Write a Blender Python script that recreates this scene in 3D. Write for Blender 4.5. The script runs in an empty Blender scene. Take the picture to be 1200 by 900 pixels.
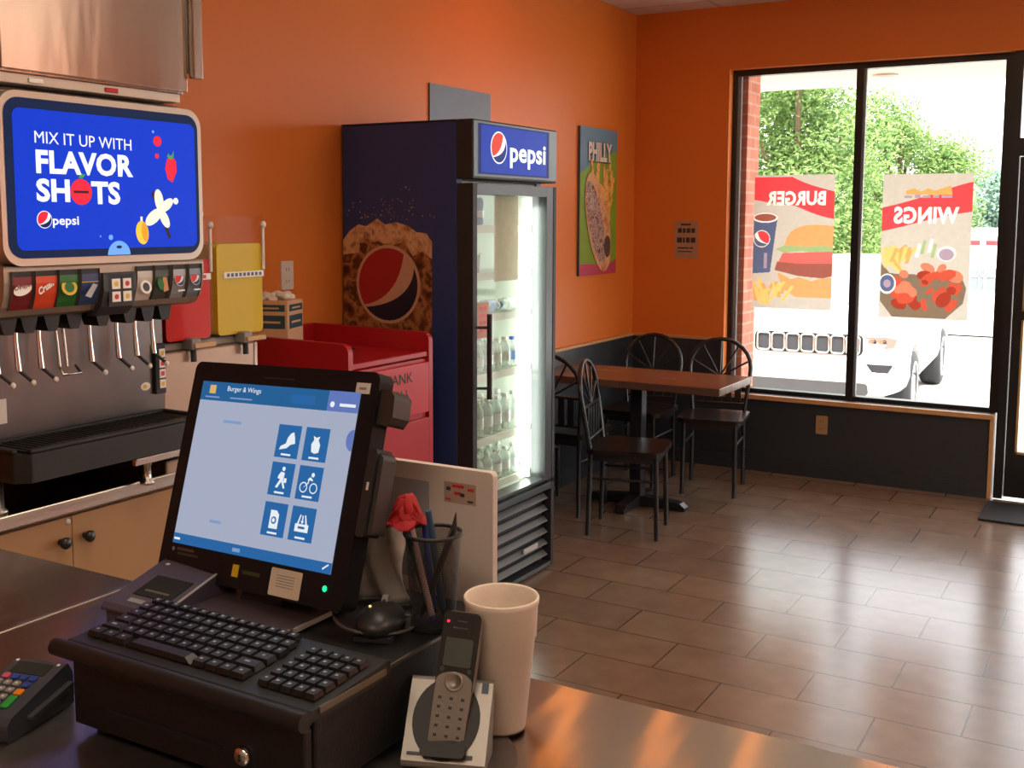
import bpy, bmesh, math, random
from math import pi, sin, cos, radians as R, sqrt
from mathutils import Matrix, Vector
random.seed(7)
SC = bpy.context.scene
COL = SC.collection

# ------------------------------------------------------------------ materials
def lin(h):
    h = h.lstrip('#')
    out = []
    for i in (0, 2, 4):
        c = int(h[i:i+2], 16) / 255
        out.append(c / 12.92 if c <= 0.04045 else ((c + 0.055) / 1.055) ** 2.4)
    return out
MATS = {}
def pm(name, col, rough=.5, metal=0., var=.06, scale=18., bump=0., spec=.5, coat=0., aniso=None, emit=0., stretch=None, bdist=.004):
    """procedural principled material: a noise varies the colour a little and may drive a bump"""
    if name in MATS: return MATS[name]
    m = bpy.data.materials.new(name); m.use_nodes = True
    nt = m.node_tree; N = nt.nodes; L = nt.links
    b = N['Principled BSDF']
    c = lin(col) if isinstance(col, str) else list(col)
    tc = N.new('ShaderNodeTexCoord'); mp = N.new('ShaderNodeMapping')
    L.new(tc.outputs['Object'], mp.inputs['Vector'])
    if stretch: mp.inputs['Scale'].default_value = stretch
    no = N.new('ShaderNodeTexNoise'); no.inputs['Scale'].default_value = scale; no.inputs['Detail'].default_value = 3
    L.new(mp.outputs['Vector'], no.inputs['Vector'])
    mx = N.new('ShaderNodeMix'); mx.data_type = 'RGBA'
    mx.inputs[6].default_value = [max(0, x * (1 - var)) for x in c] + [1]
    mx.inputs[7].default_value = [min(1, x * (1 + var)) for x in c] + [1]
    L.new(no.outputs['Fac'], mx.inputs[0]); L.new(mx.outputs[2], b.inputs['Base Color'])
    b.inputs['Roughness'].default_value = rough; b.inputs['Metallic'].default_value = metal
    b.inputs['Specular IOR Level'].default_value = spec; b.inputs['Coat Weight'].default_value = coat
    b.inputs['Coat Roughness'].default_value = .1
    if aniso:
        b.inputs['Anisotropic'].default_value = aniso[0]
        v = N.new('ShaderNodeCombineXYZ')
        for i in range(3): v.inputs[i].default_value = aniso[1][i]
        L.new(v.outputs[0], b.inputs['Tangent'])
    if bump:
        bp = N.new('ShaderNodeBump'); bp.inputs['Strength'].default_value = bump; bp.inputs['Distance'].default_value = bdist
        L.new(no.outputs['Fac'], bp.inputs['Height']); L.new(bp.outputs['Normal'], b.inputs['Normal'])
    if emit:
        L.new(mx.outputs[2], b.inputs['Emission Color']); b.inputs['Emission Strength'].default_value = emit
    MATS[name] = m
    return m
def glow(name, col, st):
    if name in MATS: return MATS[name]
    m = bpy.data.materials.new(name); m.use_nodes = True
    nt = m.node_tree; b = nt.nodes['Principled BSDF']
    b.inputs['Base Color'].default_value = [x * .15 for x in lin(col)] + [1]
    b.inputs['Emission Color'].default_value = lin(col) + [1]; b.inputs['Emission Strength'].default_value = st
    b.inputs['Roughness'].default_value = .4; b.inputs['Specular IOR Level'].default_value = .12
    MATS[name] = m
    return m
def glass(name, tint='#ffffff', gl=.9):
    if name in MATS: return MATS[name]
    m = bpy.data.materials.new(name); m.use_nodes = True
    nt = m.node_tree; N = nt.nodes; L = nt.links
    N.remove(N['Principled BSDF'])
    t = N.new('ShaderNodeBsdfTransparent'); t.inputs[0].default_value = lin(tint) + [1]
    g = N.new('ShaderNodeBsdfGlossy'); g.inputs['Roughness'].default_value = .03
    fr = N.new('ShaderNodeFresnel'); fr.inputs[0].default_value = 1.45
    mu = N.new('ShaderNodeMath'); mu.operation = 'MULTIPLY'; mu.inputs[1].default_value = gl
    mx = N.new('ShaderNodeMixShader'); o = N['Material Output']
    ge = N.new('ShaderNodeNewGeometry'); iv = N.new('ShaderNodeMath'); iv.operation = 'SUBTRACT'; iv.inputs[0].default_value = gl
    L.new(ge.outputs['Backfacing'], iv.inputs[1]); iv.use_clamp = True; L.new(iv.outputs[0], mu.inputs[1])
    L.new(fr.outputs[0], mu.inputs[0]); L.new(mu.outputs[0], mx.inputs[0]); L.new(t.outputs[0], mx.inputs[1]); L.new(g.outputs[0], mx.inputs[2])
    L.new(mx.outputs[0], o.inputs[0])
    MATS[name] = m
    return m
def clear_plastic(name, col, t=.6):
    m = pm(name, col, .15, var=.03, spec=.6)
    nt = m.node_tree; N = nt.nodes; L = nt.links; o = N['Material Output']
    tr = N.new('ShaderNodeBsdfTransparent'); mx = N.new('ShaderNodeMixShader'); mx.inputs[0].default_value = t
    L.new(N['Principled BSDF'].outputs[0], mx.inputs[1]); L.new(tr.outputs[0], mx.inputs[2]); L.new(mx.outputs[0], o.inputs[0])
    return m
def sheet(name, col, t=.55):
    """printed translucent vinyl / paper / leaf"""
    if name in MATS: return MATS[name]
    m = bpy.data.materials.new(name); m.use_nodes = True
    nt = m.node_tree; N = nt.nodes; L = nt.links
    N.remove(N['Principled BSDF'])
    c = lin(col)
    tc = N.new('ShaderNodeTexCoord'); no = N.new('ShaderNodeTexNoise'); no.inputs['Scale'].default_value = 30
    L.new(tc.outputs['Object'], no.inputs['Vector'])
    mc = N.new('ShaderNodeMix'); mc.data_type = 'RGBA'
    mc.inputs[6].default_value = [x * .88 for x in c] + [1]; mc.inputs[7].default_value = [min(1, x * 1.08) for x in c] + [1]
    L.new(no.outputs['Fac'], mc.inputs[0])
    d = N.new('ShaderNodeBsdfDiffuse'); tr = N.new('ShaderNodeBsdfTranslucent'); mx = N.new('ShaderNodeMixShader')
    L.new(mc.outputs[2], d.inputs[0]); L.new(mc.outputs[2], tr.inputs[0])
    mx.inputs[0].default_value = t
    L.new(d.outputs[0], mx.inputs[1]); L.new(tr.outputs[0], mx.inputs[2]); L.new(mx.outputs[0], N['Material Output'].inputs[0])
    MATS[name] = m
    return m
def mottle(name, cols, scale, rough=.5, kind='noise', detail=4):
    """several colours through a ramp over noise / voronoi: food prints, ice, mixed fillings"""
    if name in MATS: return MATS[name]
    m = bpy.data.materials.new(name); m.use_nodes = True
    nt = m.node_tree; N = nt.nodes; L = nt.links; b = N['Principled BSDF']
    tc = N.new('ShaderNodeTexCoord')
    if kind == 'noise':
        no = N.new('ShaderNodeTexNoise'); no.inputs['Detail'].default_value = detail; f = no.outputs['Fac']
    else:
        no = N.new('ShaderNodeTexVoronoi'); f = no.outputs['Distance']
    no.inputs['Scale'].default_value = scale
    L.new(tc.outputs['Object'], no.inputs['Vector'])
    rp = N.new('ShaderNodeValToRGB'); cr = rp.color_ramp
    lo, hi = (.32, .68) if kind == 'noise' else (.05, .75)
    cr.elements[0].position = lo; cr.elements[1].position = hi
    cr.elements[0].color = lin(cols[0]) + [1]; cr.elements[1].color = lin(cols[-1]) + [1]
    for i, c in enumerate(cols[1:-1]):
        e = cr.elements.new(lo + (hi - lo) * (i + 1) / (len(cols) - 1)); e.color = lin(c) + [1]
    L.new(f, rp.inputs[0]); L.new(rp.outputs[0], b.inputs['Base Color'])
    b.inputs['Roughness'].default_value = rough
    MATS[name] = m
    return m
def tiled(name, c1, c2, mortar, w, h, ms, rough=.4, axes='xy', bump=.2, off=.5, spec=.5, fine=.5):
    """brick-pattern material in object space"""
    if name in MATS: return MATS[name]
    m = bpy.data.materials.new(name); m.use_nodes = True
    nt = m.node_tree; N = nt.nodes; L = nt.links; b = N['Principled BSDF']
    tc = N.new('ShaderNodeTexCoord'); sp = N.new('ShaderNodeSeparateXYZ'); cb = N.new('ShaderNodeCombineXYZ')
    L.new(tc.outputs['Object'], sp.inputs[0])
    for i, a in enumerate(axes): L.new(sp.outputs['xyz'.index(a)], cb.inputs[i])
    br = N.new('ShaderNodeTexBrick')
    L.new(cb.outputs[0], br.inputs['Vector'])
    br.inputs['Color1'].default_value = lin(c1) + [1]; br.inputs['Color2'].default_value = lin(c2) + [1]; br.inputs['Mortar'].default_value = lin(mortar) + [1]
    br.inputs['Scale'].default_value = 1; br.inputs['Brick Width'].default_value = w; br.inputs['Row Height'].default_value = h
    br.inputs['Mortar Size'].default_value = ms; br.inputs['Mortar Smooth'].default_value = .2; br.offset = off
    no = N.new('ShaderNodeTexNoise'); no.inputs['Scale'].default_value = 7; no.inputs['Detail'].default_value = 5
    L.new(tc.outputs['Object'], no.inputs['Vector'])
    mx = N.new('ShaderNodeMix'); mx.data_type = 'RGBA'; mx.blend_type = 'OVERLAY'; mx.inputs[0].default_value = fine
    L.new(br.outputs['Color'], mx.inputs[6]); L.new(no.outputs['Fac'], mx.inputs[7])
    L.new(mx.outputs[2], b.inputs['Base Color'])
    b.inputs['Roughness'].default_value = rough; b.inputs['Specular IOR Level'].default_value = spec
    bp = N.new('ShaderNodeBump'); bp.inputs['Strength'].default_value = bump; bp.inputs['Distance'].default_value = .003; bp.invert = True
    L.new(br.outputs['Fac'], bp.inputs['Height']); L.new(bp.outputs['Normal'], b.inputs['Normal'])
    MATS[name] = m
    return m

# ------------------------------------------------------------------ mesh builder
_txt = {}
def text_geo(s, bold):
    k = (s, bold)
    if k in _txt: return _txt[k]
    cu = bpy.data.curves.new('t', 'FONT'); cu.body = s; cu.size = 1; cu.offset = bold; cu.resolution_u = 3; cu.space_character = 1.0 + bold
    o = bpy.data.objects.new('t', cu); COL.objects.link(o)
    dg = bpy.context.evaluated_depsgraph_get(); dg.update()
    me = o.evaluated_get(dg).to_mesh()
    v = [(a.co.x, a.co.y) for a in me.vertices]; f = [list(p.vertices) for p in me.polygons]
    o.evaluated_get(dg).to_mesh_clear()
    bpy.data.objects.remove(o); bpy.data.curves.remove(cu)
    x0 = min(a for a, _ in v); x1 = max(a for a, _ in v); y0 = min(b for _, b in v); y1 = max(b for _, b in v)
    v = [((a - x0) / (x1 - x0), (b - y0) / (y1 - y0)) for a, b in v]
    _txt[k] = (v, f)
    return _txt[k]
def V3(*a): return Vector(a)
class PL:
    """a drawing plane: origin, right, up; the normal points at the viewer"""
    def __init__(s, O, U, V, mirror=False):
        s.O = Vector(O); s.U = Vector(U).normalized(); s.V = Vector(V).normalized(); s.N = s.U.cross(s.V)
        if mirror: s.N = -s.N
    def at(s, u, v, k=0): return s.O + s.U * u + s.V * v + s.N * k
class MB:
    def __init__(s): s.v = []; s.f = []; s.mi = []; s.sm = []; s.mats = []
    def m(s, mat):
        if mat not in s.mats: s.mats.append(mat)
        return s.mats.index(mat)
    def add(s, vs, fs, mat, smooth=False):
        n = len(s.v); s.v += [Vector(a) for a in vs]; i = s.m(mat)
        for f in fs: s.f.append([n + a for a in f]); s.mi.append(i); s.sm.append(smooth)
        return s
    def box(s, x0, x1, y0, y1, z0, z1, mat):
        vs = [(x, y, z) for z in (z0, z1) for y in (y0, y1) for x in (x0, x1)]
        return s.add(vs, [(0, 2, 3, 1), (4, 5, 7, 6), (0, 1, 5, 4), (2, 6, 7, 3), (0, 4, 6, 2), (1, 3, 7, 5)], mat)
    def obox(s, c, sz, rot, mat):
        n = len(s.v); h = [a / 2 for a in sz]
        s.box(-h[0], h[0], -h[1], h[1], -h[2], h[2], mat)
        M = Matrix.Translation(c) @ rot.to_4x4()
        for i in range(n, len(s.v)): s.v[i] = M @ s.v[i]
        return s
    def xf(s, M, n=0):
        for i in range(n, len(s.v)): s.v[i] = M @ s.v[i]
        return s
    def tube(s, pts, r, mat, n=8, closed=False, sm=True, cap=True):
        pts = [Vector(p) for p in pts]; k = len(pts)
        rs = r if isinstance(r, (list, tuple)) else [r] * k
        vs = []; fs = []; prev = None
        for i, p in enumerate(pts):
            if closed: t = pts[(i + 1) % k] - pts[i - 1]
            else: t = pts[min(i + 1, k - 1)] - pts[max(i - 1, 0)]
            t.normalize()
            if prev is None:
                a = Vector((0, 0, 1)) if abs(t.z) < .9 else Vector((1, 0, 0))
                u = t.cross(a).normalized()
            else:
                u = prev - t * prev.dot(t)
                u.normalize()
            prev = u; w = t.cross(u)
            vs += [p + (u * cos(2 * pi * j / n) + w * sin(2 * pi * j / n)) * rs[i] for j in range(n)]
        for i in range(k if closed else k - 1):
            a = i * n; b = ((i + 1) % k) * n
            fs += [(a + j, a + (j + 1) % n, b + (j + 1) % n, b + j) for j in range(n)]
        s.add(vs, fs, mat, sm)
        if cap and not closed:
            s.add([vs[j] for j in range(n)], [list(range(n))[::-1]], mat)
            s.add([vs[(k - 1) * n + j] for j in range(n)], [list(range(n))], mat)
        return s
    def cyl(s, p, q, r, mat, n=16, r2=None, sm=True): return s.tube([p, q], [r, r if r2 is None else r2], mat, n, sm=sm)
    def lathe(s, prof, c, mat, n=24, M=None, sm=True):
        vs = []; fs = []; c = Vector(c)
        for r, z in prof: vs += [Vector((r * cos(2 * pi * j / n), r * sin(2 * pi * j / n), z)) for j in range(n)]
        if M is not None: vs = [M @ a for a in vs]
        vs = [a + c for a in vs]
        for i in range(len(prof) - 1):
            fs += [(i * n + j, i * n + (j + 1) % n, (i + 1) * n + (j + 1) % n, (i + 1) * n + j) for j in range(n)]
        return s.add(vs, fs, mat, sm)
    def prism(s, pts, P, k0, k1, mat, side=None):
        n = len(pts)
        a = [P.at(u, v, k0) for u, v in pts]; b = [P.at(u, v, k1) for u, v in pts]
        s.add(a, [list(range(n))[::-1]], mat); s.add(b, [list(range(n))], mat)
        s.add(a + b, [(i, (i + 1) % n, n + (i + 1) % n, n + i) for i in range(n)], side or mat)
        return s
    def poly(s, pts, P, k, mat): return s.add([P.at(u, v, k) for u, v in pts], [list(range(len(pts)))], mat)
    def rect(s, u0, u1, v0, v1, P, k, mat): return s.poly([(u0, v0), (u1, v0), (u1, v1), (u0, v1)], P, k, mat)
    def disc(s, u, v, r, P, k, mat, n=28, rv=None, rot=0):
        rv = r if rv is None else rv
        pts = []
        for j in range(n):
            a = cos(2 * pi * j / n) * r; b = sin(2 * pi * j / n) * rv
            pts.append((u + a * cos(rot) - b * sin(rot), v + a * sin(rot) + b * cos(rot)))
        return s.poly(pts, P, k, mat)
    def text(s, t, u0, u1, v0, v1, P, k, mat, bold=0., shear=0., slope=0.):
        v, f = text_geo(t, bold)
        return s.add([P.at(u0 + (a + shear * b) * (u1 - u0), v0 + b * (v1 - v0) + slope * a * (u1 - u0), k) for a, b in v], f, mat)
    def ell(s, c, r, mat, nu=14, nv=10, M=None):
        c = Vector(c); vs = []; fs = []
        for i in range(nv + 1):
            th = pi * i / nv
            for j in range(nu):
                ph = 2 * pi * j / nu
                p = Vector((r[0] * sin(th) * cos(ph), r[1] * sin(th) * sin(ph), r[2] * cos(th)))
                if M is not None: p = M @ p
                vs.append(c + p)
        for i in range(nv):
            fs += [(i * nu + j, (i + 1) * nu + j, (i + 1) * nu + (j + 1) % nu, i * nu + (j + 1) % nu) for j in range(nu)]
        return s.add(vs, fs, mat, True)
    def mesh(s, name):
        me = bpy.data.meshes.new(name)
        me.from_pydata([tuple(a) for a in s.v], [], s.f)
        for m in s.mats: me.materials.append(m)
        me.polygons.foreach_set('material_index', s.mi); me.polygons.foreach_set('use_smooth', s.sm)
        me.update()
        return me
def rrect(u0, u1, v0, v1, r, n=6):
    out = []
    for cx, cy, a in ((u1 - r, v1 - r, 0), (u0 + r, v1 - r, 90), (u0 + r, v0 + r, 180), (u1 - r, v0 + r, 270)):
        out += [(cx + r * cos(R(a + 90 * i / n)), cy + r * sin(R(a + 90 * i / n))) for i in range(n + 1)]
    return out
def bez(p0, p1, p2, p3, n=12):
    return [tuple(((1 - t) ** 3) * a + 3 * t * (1 - t) ** 2 * b + 3 * t * t * (1 - t) * c + t ** 3 * d for a, b, c, d in zip(p0, p1, p2, p3)) for t in [i / n for i in range(n + 1)]]
class RAS:
    """flat print: shapes are painted in order onto a fine grid, so the print stays one single sheet"""
    def __init__(s, u0, u1, v0, v1, base, c=.0030, mirror=False):
        s.b = (u0, u1, v0, v1); s.c = c; s.nu = round((u1 - u0) / c); s.nv = round((v1 - v0) / c); s.mir = mirror
        s.g = [[base] * s.nu for _ in range(s.nv)]
    def poly(s, pts, P=None, k=0, mat=None):
        u0, u1, v0, v1 = s.b
        j0 = max(0, int((min(p[1] for p in pts) - v0) / s.c)); j1 = min(s.nv - 1, int((max(p[1] for p in pts) - v0) / s.c))
        n = len(pts)
        for j in range(j0, j1 + 1):
            v = v0 + (j + .5) * s.c; xs = []
            for i in range(n):
                (a, b), (c_, d) = pts[i], pts[(i + 1) % n]
                if (b <= v) != (d <= v): xs.append(a + (v - b) / (d - b) * (c_ - a))
            xs.sort()
            for a, b in zip(xs[::2], xs[1::2]):
                for i in range(max(0, math.ceil((a - u0) / s.c - .5)), min(s.nu - 1, math.floor((b - u0) / s.c - .5)) + 1): s.g[j][i] = mat
        return s
    def rect(s, a, b, c, d, P=None, k=0, mat=None): return s.poly([(a, c), (b, c), (b, d), (a, d)], P, k, mat)
    def disc(s, u, v, r, P, k, mat, n=28, rv=None, rot=0):
        rv = r if rv is None else rv
        return s.poly([(u + cos(2 * pi * j / n) * r * cos(rot) - sin(2 * pi * j / n) * rv * sin(rot), v + cos(2 * pi * j / n) * r * sin(rot) + sin(2 * pi * j / n) * rv * cos(rot)) for j in range(n)], P, k, mat)
    def text(s, t, u0, u1, v0, v1, P, k, mat, bold=0.):
        v, f = text_geo(t, bold)
        for q in f: s.poly([(u0 + v[i][0] * (u1 - u0), v0 + v[i][1] * (v1 - v0)) for i in q], P, k, mat)
        return s
    def bake(s, mb, P, k):
        u0, u1, v0, v1 = s.b
        for j, row in enumerate(s.g):
            i = 0
            while i < s.nu:
                e = i
                while e < s.nu and row[e] is row[i]: e += 1
                mb.rect(u0 + i * s.c, u0 + e * s.c, v0 + j * s.c, v0 + (j + 1) * s.c, P, k, row[i]); i = e
        return mb
def globe(mb, P, u, v, r, k, white, red, blue, rv=None, step=.0007, mir=1):
    """round emblem: white disc, red upper part, blue lower part, a white wave between"""
    q = (rv or r) / r
    E = lambda pts: [(u + mir * a * r, v + b * r * q) for a, b in pts]
    arc = lambda a0, a1, rr, n=16: [(rr * cos(R(a0 + (a1 - a0) * i / n)), rr * sin(R(a0 + (a1 - a0) * i / n))) for i in range(n + 1)]
    mb.poly(E(arc(0, 352, 1, 40)), P, k, white)
    A = arc(57, 216, .92); p0 = A[-1]; p3 = A[0]
    mb.poly(E(A + bez(p0, (-.15, -.45), (.38, -.05), p3)[1:-1]), P, k + step, red)
    A = arc(221, 388, .92); p0 = A[-1]; p3 = A[0]
    mb.poly(E(A + bez(p0, (.78, -.1), (.3, -.5), p3)[1:-1]), P, k + step, blue)

# ------------------------------------------------------------------ objects
ROOT = {}
def put(o, label, cat, group=None, kind=None):
    if label: o['label'] = label
    if cat: o['category'] = cat
    if group: o['group'] = group
    if kind: o['kind'] = kind
    return o
def thing(name, label, cat, loc=(0, 0, 0), rot=(0, 0, 0), group=None):
    o = bpy.data.objects.new(name, None); COL.objects.link(o)
    o.empty_display_size = .1
    if isinstance(rot, (int, float)): rot = (0, 0, rot)
    o.location = loc; o.rotation_euler = rot
    ROOT[o.name] = Matrix.Translation(loc) @ o.rotation_euler.to_matrix().to_4x4()
    return put(o, label, cat, group)
def part(name, mb, par, world=False, bev=0., label=None, kind=None, seg=2):
    if world: mb.xf(ROOT[par.name].inverted())
    o = bpy.data.objects.new(name, mb.mesh(name)); COL.objects.link(o); o.parent = par
    ROOT[o.name] = ROOT[par.name]
    if bev: _bev(o, bev, seg)
    if label: o['label'] = label
    if kind: o['kind'] = kind
    return o
def _bev(o, w, seg=2):
    md = o.modifiers.new('bevel', 'BEVEL'); md.width = w; md.segments = seg; md.limit_method = 'ANGLE'; md.angle_limit = R(40); md.harden_normals = False
def single(name, mb, label, cat, loc=(0, 0, 0), rot=0, group=None, bev=0., world=True, kind=None):
    M = Matrix.Translation(loc) @ Matrix.Rotation(rot, 4, 'Z')
    if world: mb.xf(M.inverted())
    o = bpy.data.objects.new(name, mb.mesh(name)); COL.objects.link(o); o.location = loc; o.rotation_euler = (0, 0, rot)
    ROOT[o.name] = M
    if bev: _bev(o, bev)
    return put(o, label, cat, group, kind)
def struct(name, mb, bev=0., par=None):
    o = bpy.data.objects.new(name, mb.mesh(name)); COL.objects.link(o); ROOT[o.name] = Matrix.Identity(4)
    if par: o.parent = par
    else: o['kind'] = 'structure'
    if bev: _bev(o, bev)
    return o
def copy_tree(o, par=None):
    c = o.copy(); COL.objects.link(c)
    if par is not None: c.parent = par
    for ch in list(o.children): copy_tree(ch, c)
    return c

# ------------------------------------------------------------------ palette
BLK = pm('black_plastic', '#29292c', .38, var=.15)
BLKM = pm('black_matte', '#2a2a2d', .6, var=.15)
BLKMET = pm('black_painted_metal', '#232427', .28, spec=.6, var=.1)
DGREY = pm('dark_grey_plastic', '#3a3a3e', .45)
GREY = pm('grey_plastic', '#8e8c8a', .45)
SILV = pm('silver_plastic', '#b9b4ad', .35, metal=.35)
STEEL_H = pm('brushed_steel_top', (.52, .48, .43), .21, 1, .05, 5, aniso=(.92, (0, 1, 0)), stretch=(1, .08, 1), bump=.25, bdist=.015)
STEEL_V = pm('brushed_steel_front', (.55, .47, .40), .2, 1, .05, 7, aniso=(.85, (0, 0, 1)), stretch=(1, 1, .2), bump=.5)
STEEL = pm('plain_steel', (.62, .6, .57), .25, 1, .05)
STEEL_D = pm('dark_steel', (.17, .165, .16), .28, 1, .2, 9)
TRAYB = pm('black_tray_plastic', '#171615', .5, var=.2)
CHROME = pm('chrome', (.8, .78, .75), .1, 1, .02)
WHITE = pm('white_plastic', '#e8e4de', .4, var=.02)
PAPER = pm('paper', '#e9e5dc', .8, var=.03)
RED = pm('red_laminate', '#b01c26', .32, var=.08, scale=6)
REDP = pm('red_print', '#d12a30', .4, var=.02)
WHP = pm('white_print', '#f4f2ee', .4, var=.01)
BLUEP = pm('blue_print', '#15407f', .4, var=.03)
NAVY = pm('navy_vinyl', '#27407a', .42, var=.05, scale=3)
ORANGE_MAT = pm('orange_wall_paint', '#dd7c30', .42, var=.04, scale=2.5, bump=.02, spec=.38)
DARKW = pm('black_wall_paint', '#30363b', .35, var=.1, scale=4)
TANW = pm('tan_trim_wood', '#c79a6a', .45, var=.15, scale=20)
GLASS = glass('window_glass')
COOLGL = glass('cooler_glass', '#f8fbf7')
# ------------------------------------------------------------------ camera and light
cam = bpy.data.cameras.new('camera'); co = bpy.data.objects.new('camera', cam); COL.objects.link(co); SC.camera = co
r_ = Vector((.8657, .5006, .0036)); yaw, pit, rol = -.5244, -.1061, .0036
f_ = Vector((sin(yaw) * cos(pit), cos(yaw) * cos(pit), sin(pit)))
rr = Vector((cos(yaw), -sin(yaw), 0)); uu = rr.cross(f_)
r2 = rr * cos(rol) + uu * sin(rol); u2 = -rr * sin(rol) + uu * cos(rol)
co.matrix_world = Matrix(((r2.x, u2.x, -f_.x, 1.2129), (r2.y, u2.y, -f_.y, -3.5796), (r2.z, u2.z, -f_.z, 1.6307), (0, 0, 0, 1)))
cam.sensor_width = 36; cam.lens = 1280.93 / 1200 * 36; cam.shift_y = -(450 - 391.43) / 1200
cam.clip_start = .05; cam.clip_end = 300
vs = SC.view_settings
vs.view_transform = 'Standard'; vs.look = 'None'; vs.gamma = 1; vs.exposure = .2; vs.use_curve_mapping = False
SC.cycles.use_denoising = True; SC.cycles.max_bounces = 10; SC.cycles.diffuse_bounces = 5; SC.cycles.glossy_bounces = 4
SC.cycles.transparent_max_bounces = 16; SC.cycles.transmission_bounces = 8; SC.cycles.sample_clamp_indirect = 6; SC.cycles.caustics_reflective = False

w = bpy.data.worlds.new('world'); SC.world = w; w.use_nodes = True
wn = w.node_tree; bg = wn.nodes['Background']
sky = wn.nodes.new('ShaderNodeTexSky'); sky.sky_type = 'NISHITA'; sky.sun_disc = False; sky.sun_elevation = R(50); sky.sun_rotation = R(140); sky.dust_density = 5; sky.air_density = 1.2; sky.ozone_density = 1
mixw = wn.nodes.new('ShaderNodeMix'); mixw.data_type = 'RGBA'; mixw.inputs[0].default_value = .82
sc_ = wn.nodes.new('ShaderNodeMix'); sc_.data_type = 'RGBA'; sc_.blend_type = 'MULTIPLY'; sc_.inputs[0].default_value = 1; sc_.inputs[7].default_value = (.25, .25, .25, 1)
wn.links.new(sky.outputs[0], sc_.inputs[6]); wn.links.new(sc_.outputs[2], mixw.inputs[6]); mixw.inputs[7].default_value = (1, 1, .98, 1)
wn.links.new(mixw.outputs[2], bg.inputs['Color']); bg.inputs['Strength'].default_value = 4.6
sun = bpy.data.lights.new('sun', 'SUN'); so = bpy.data.objects.new('sun', sun); COL.objects.link(so)
sun.energy = 6; sun.angle = R(1); sun.color = (1, .95, .86)
so.rotation_euler = Vector((-.45, .5, -.95)).to_track_quat('-Z', 'Y').to_euler()   # high sun from behind the building
def portal(name, c, sx, sy, rot):
    l = bpy.data.lights.new(name, 'AREA'); l.shape = 'RECTANGLE'; l.size = sx; l.size_y = sy; l.cycles.is_portal = True
    o = bpy.data.objects.new(name, l); COL.objects.link(o); o.location = c; o.rotation_euler = rot
portal('daylight_portal', (-.3, 3.5, 1.53), 1.75, 2.1, (R(-90), 0, 0))
portal('daylight_portal', (2.0, 3.5, 1.4), 3.0, 2.4, (R(-90), 0, 0))
portal('daylight_portal', (4.5, 1.4, 1.5), 2.2, 3.2, (0, R(90), 0))

# ------------------------------------------------------------------ room shell
XL, XR, YB, YF, ZC = -1.8, 4.25, 3.27, -5.4, 2.97
FLOOR = tiled('floor_tiles', '#85715f', '#7c6858', '#4a3e36', .5274, .2637, .0035, .22, 'xy', .2, fine=.35, spec=.6)
struct('floor', MB().box(XL, XR, YF, YB, -.12, 0, FLOOR))
CEIL = tiled('ceiling_tiles', '#d8cfc4', '#d2c9be', '#b6ada2', .61, .61, .012, .9, 'xy', .2, 0, fine=.12)
struct('ceiling', MB().box(XL - .15, XR + .15, YF - .15, YB + .15, ZC, ZC + .15, CEIL))
struct('wall_left', MB().box(XL - .15, XL, YF - .15, YB + .15, -.12, ZC, ORANGE_MAT))
WZ = .855
struct('baseboard_left', MB().box(XL, XL + .012, .9, YB, .0, WZ - .018, DARKW)
       .box(XL, XL + .018, .9, YB, 0, .09, DARKW))
struct('trim_1', MB().box(XL, XL + .022, .9, YB, WZ - .02, WZ, TANW), .004)
WX0, WX1, WB0, WB1 = -1.15, .50, .50, 2.575     # window opening
DX0, DX1, DT = .50, 1.56, 2.575                 # door unit beside it
W2X0, W2X1 = 1.72, 3.7
wb = MB()
wb.box(XL, WX0, YB, YB + .14, -.12, ZC, ORANGE_MAT)
wb.box(WX0, XR, YB, YB + .14, WB1, ZC, ORANGE_MAT)
wb.box(WX0, WX1, YB, YB + .14, -.12, WB0, DARKW)
wb.box(DX1, W2X0, YB, YB + .14, -.12, WB1, ORANGE_MAT)
wb.box(W2X0, W2X1, YB, YB + .14, -.12, WB0, DARKW)
wb.box(W2X1, XR, YB, YB + .14, -.12, WB1, ORANGE_MAT)
struct('wall_back', wb)
struct('baseboard_back', MB().box(XL + .012, WX0, YB - .012, YB, 0, WZ - .018, DARKW)
       .box(WX0, WX1 - .02, YB - .012, YB, 0, WB0 - .03, DARKW).box(XL + .018, WX1 - .02, YB - .018, YB, 0, .09, DARKW))
struct('trim_2', MB().box(XL + .022, WX0 - .004, YB - .022, YB, WZ - .02, WZ, TANW), .004)
struct('trim_3', MB().box(WX0, WX1 + .004, YB - .035, YB, WB0 - .03, WB0, TANW), .004)          # window sill board
struct('trim_4', MB().box(WX1 - .02, WX1 + .003, YB - .02, YB, 0, WB0 - .03, TANW), .003)
wr = MB(); wy0, wy1, wz0, wz1 = .3, 2.6, .55, 2.4
wr.box(XR, XR + .15, YF - .15, wy0, -.12, ZC, ORANGE_MAT).box(XR, XR + .15, wy1, YB + .15, -.12, ZC, ORANGE_MAT)
wr.box(XR, XR + .15, wy0, wy1, -.12, wz0, DARKW).box(XR, XR + .15, wy0, wy1, wz1, ZC, ORANGE_MAT)
struct('wall_right', wr)
struct('wall_front', MB().box(XL, XR, YF - .15, YF, -.12, ZC, pm('pale_kitchen_wall', '#cdbfae', .6, var=.04, scale=3)))
ALU = pm('black_aluminium', '#191b1e', .35, var=.1, spec=.5)
GREYJ = pm('grey_gasket', '#8f9598', .5)
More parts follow.
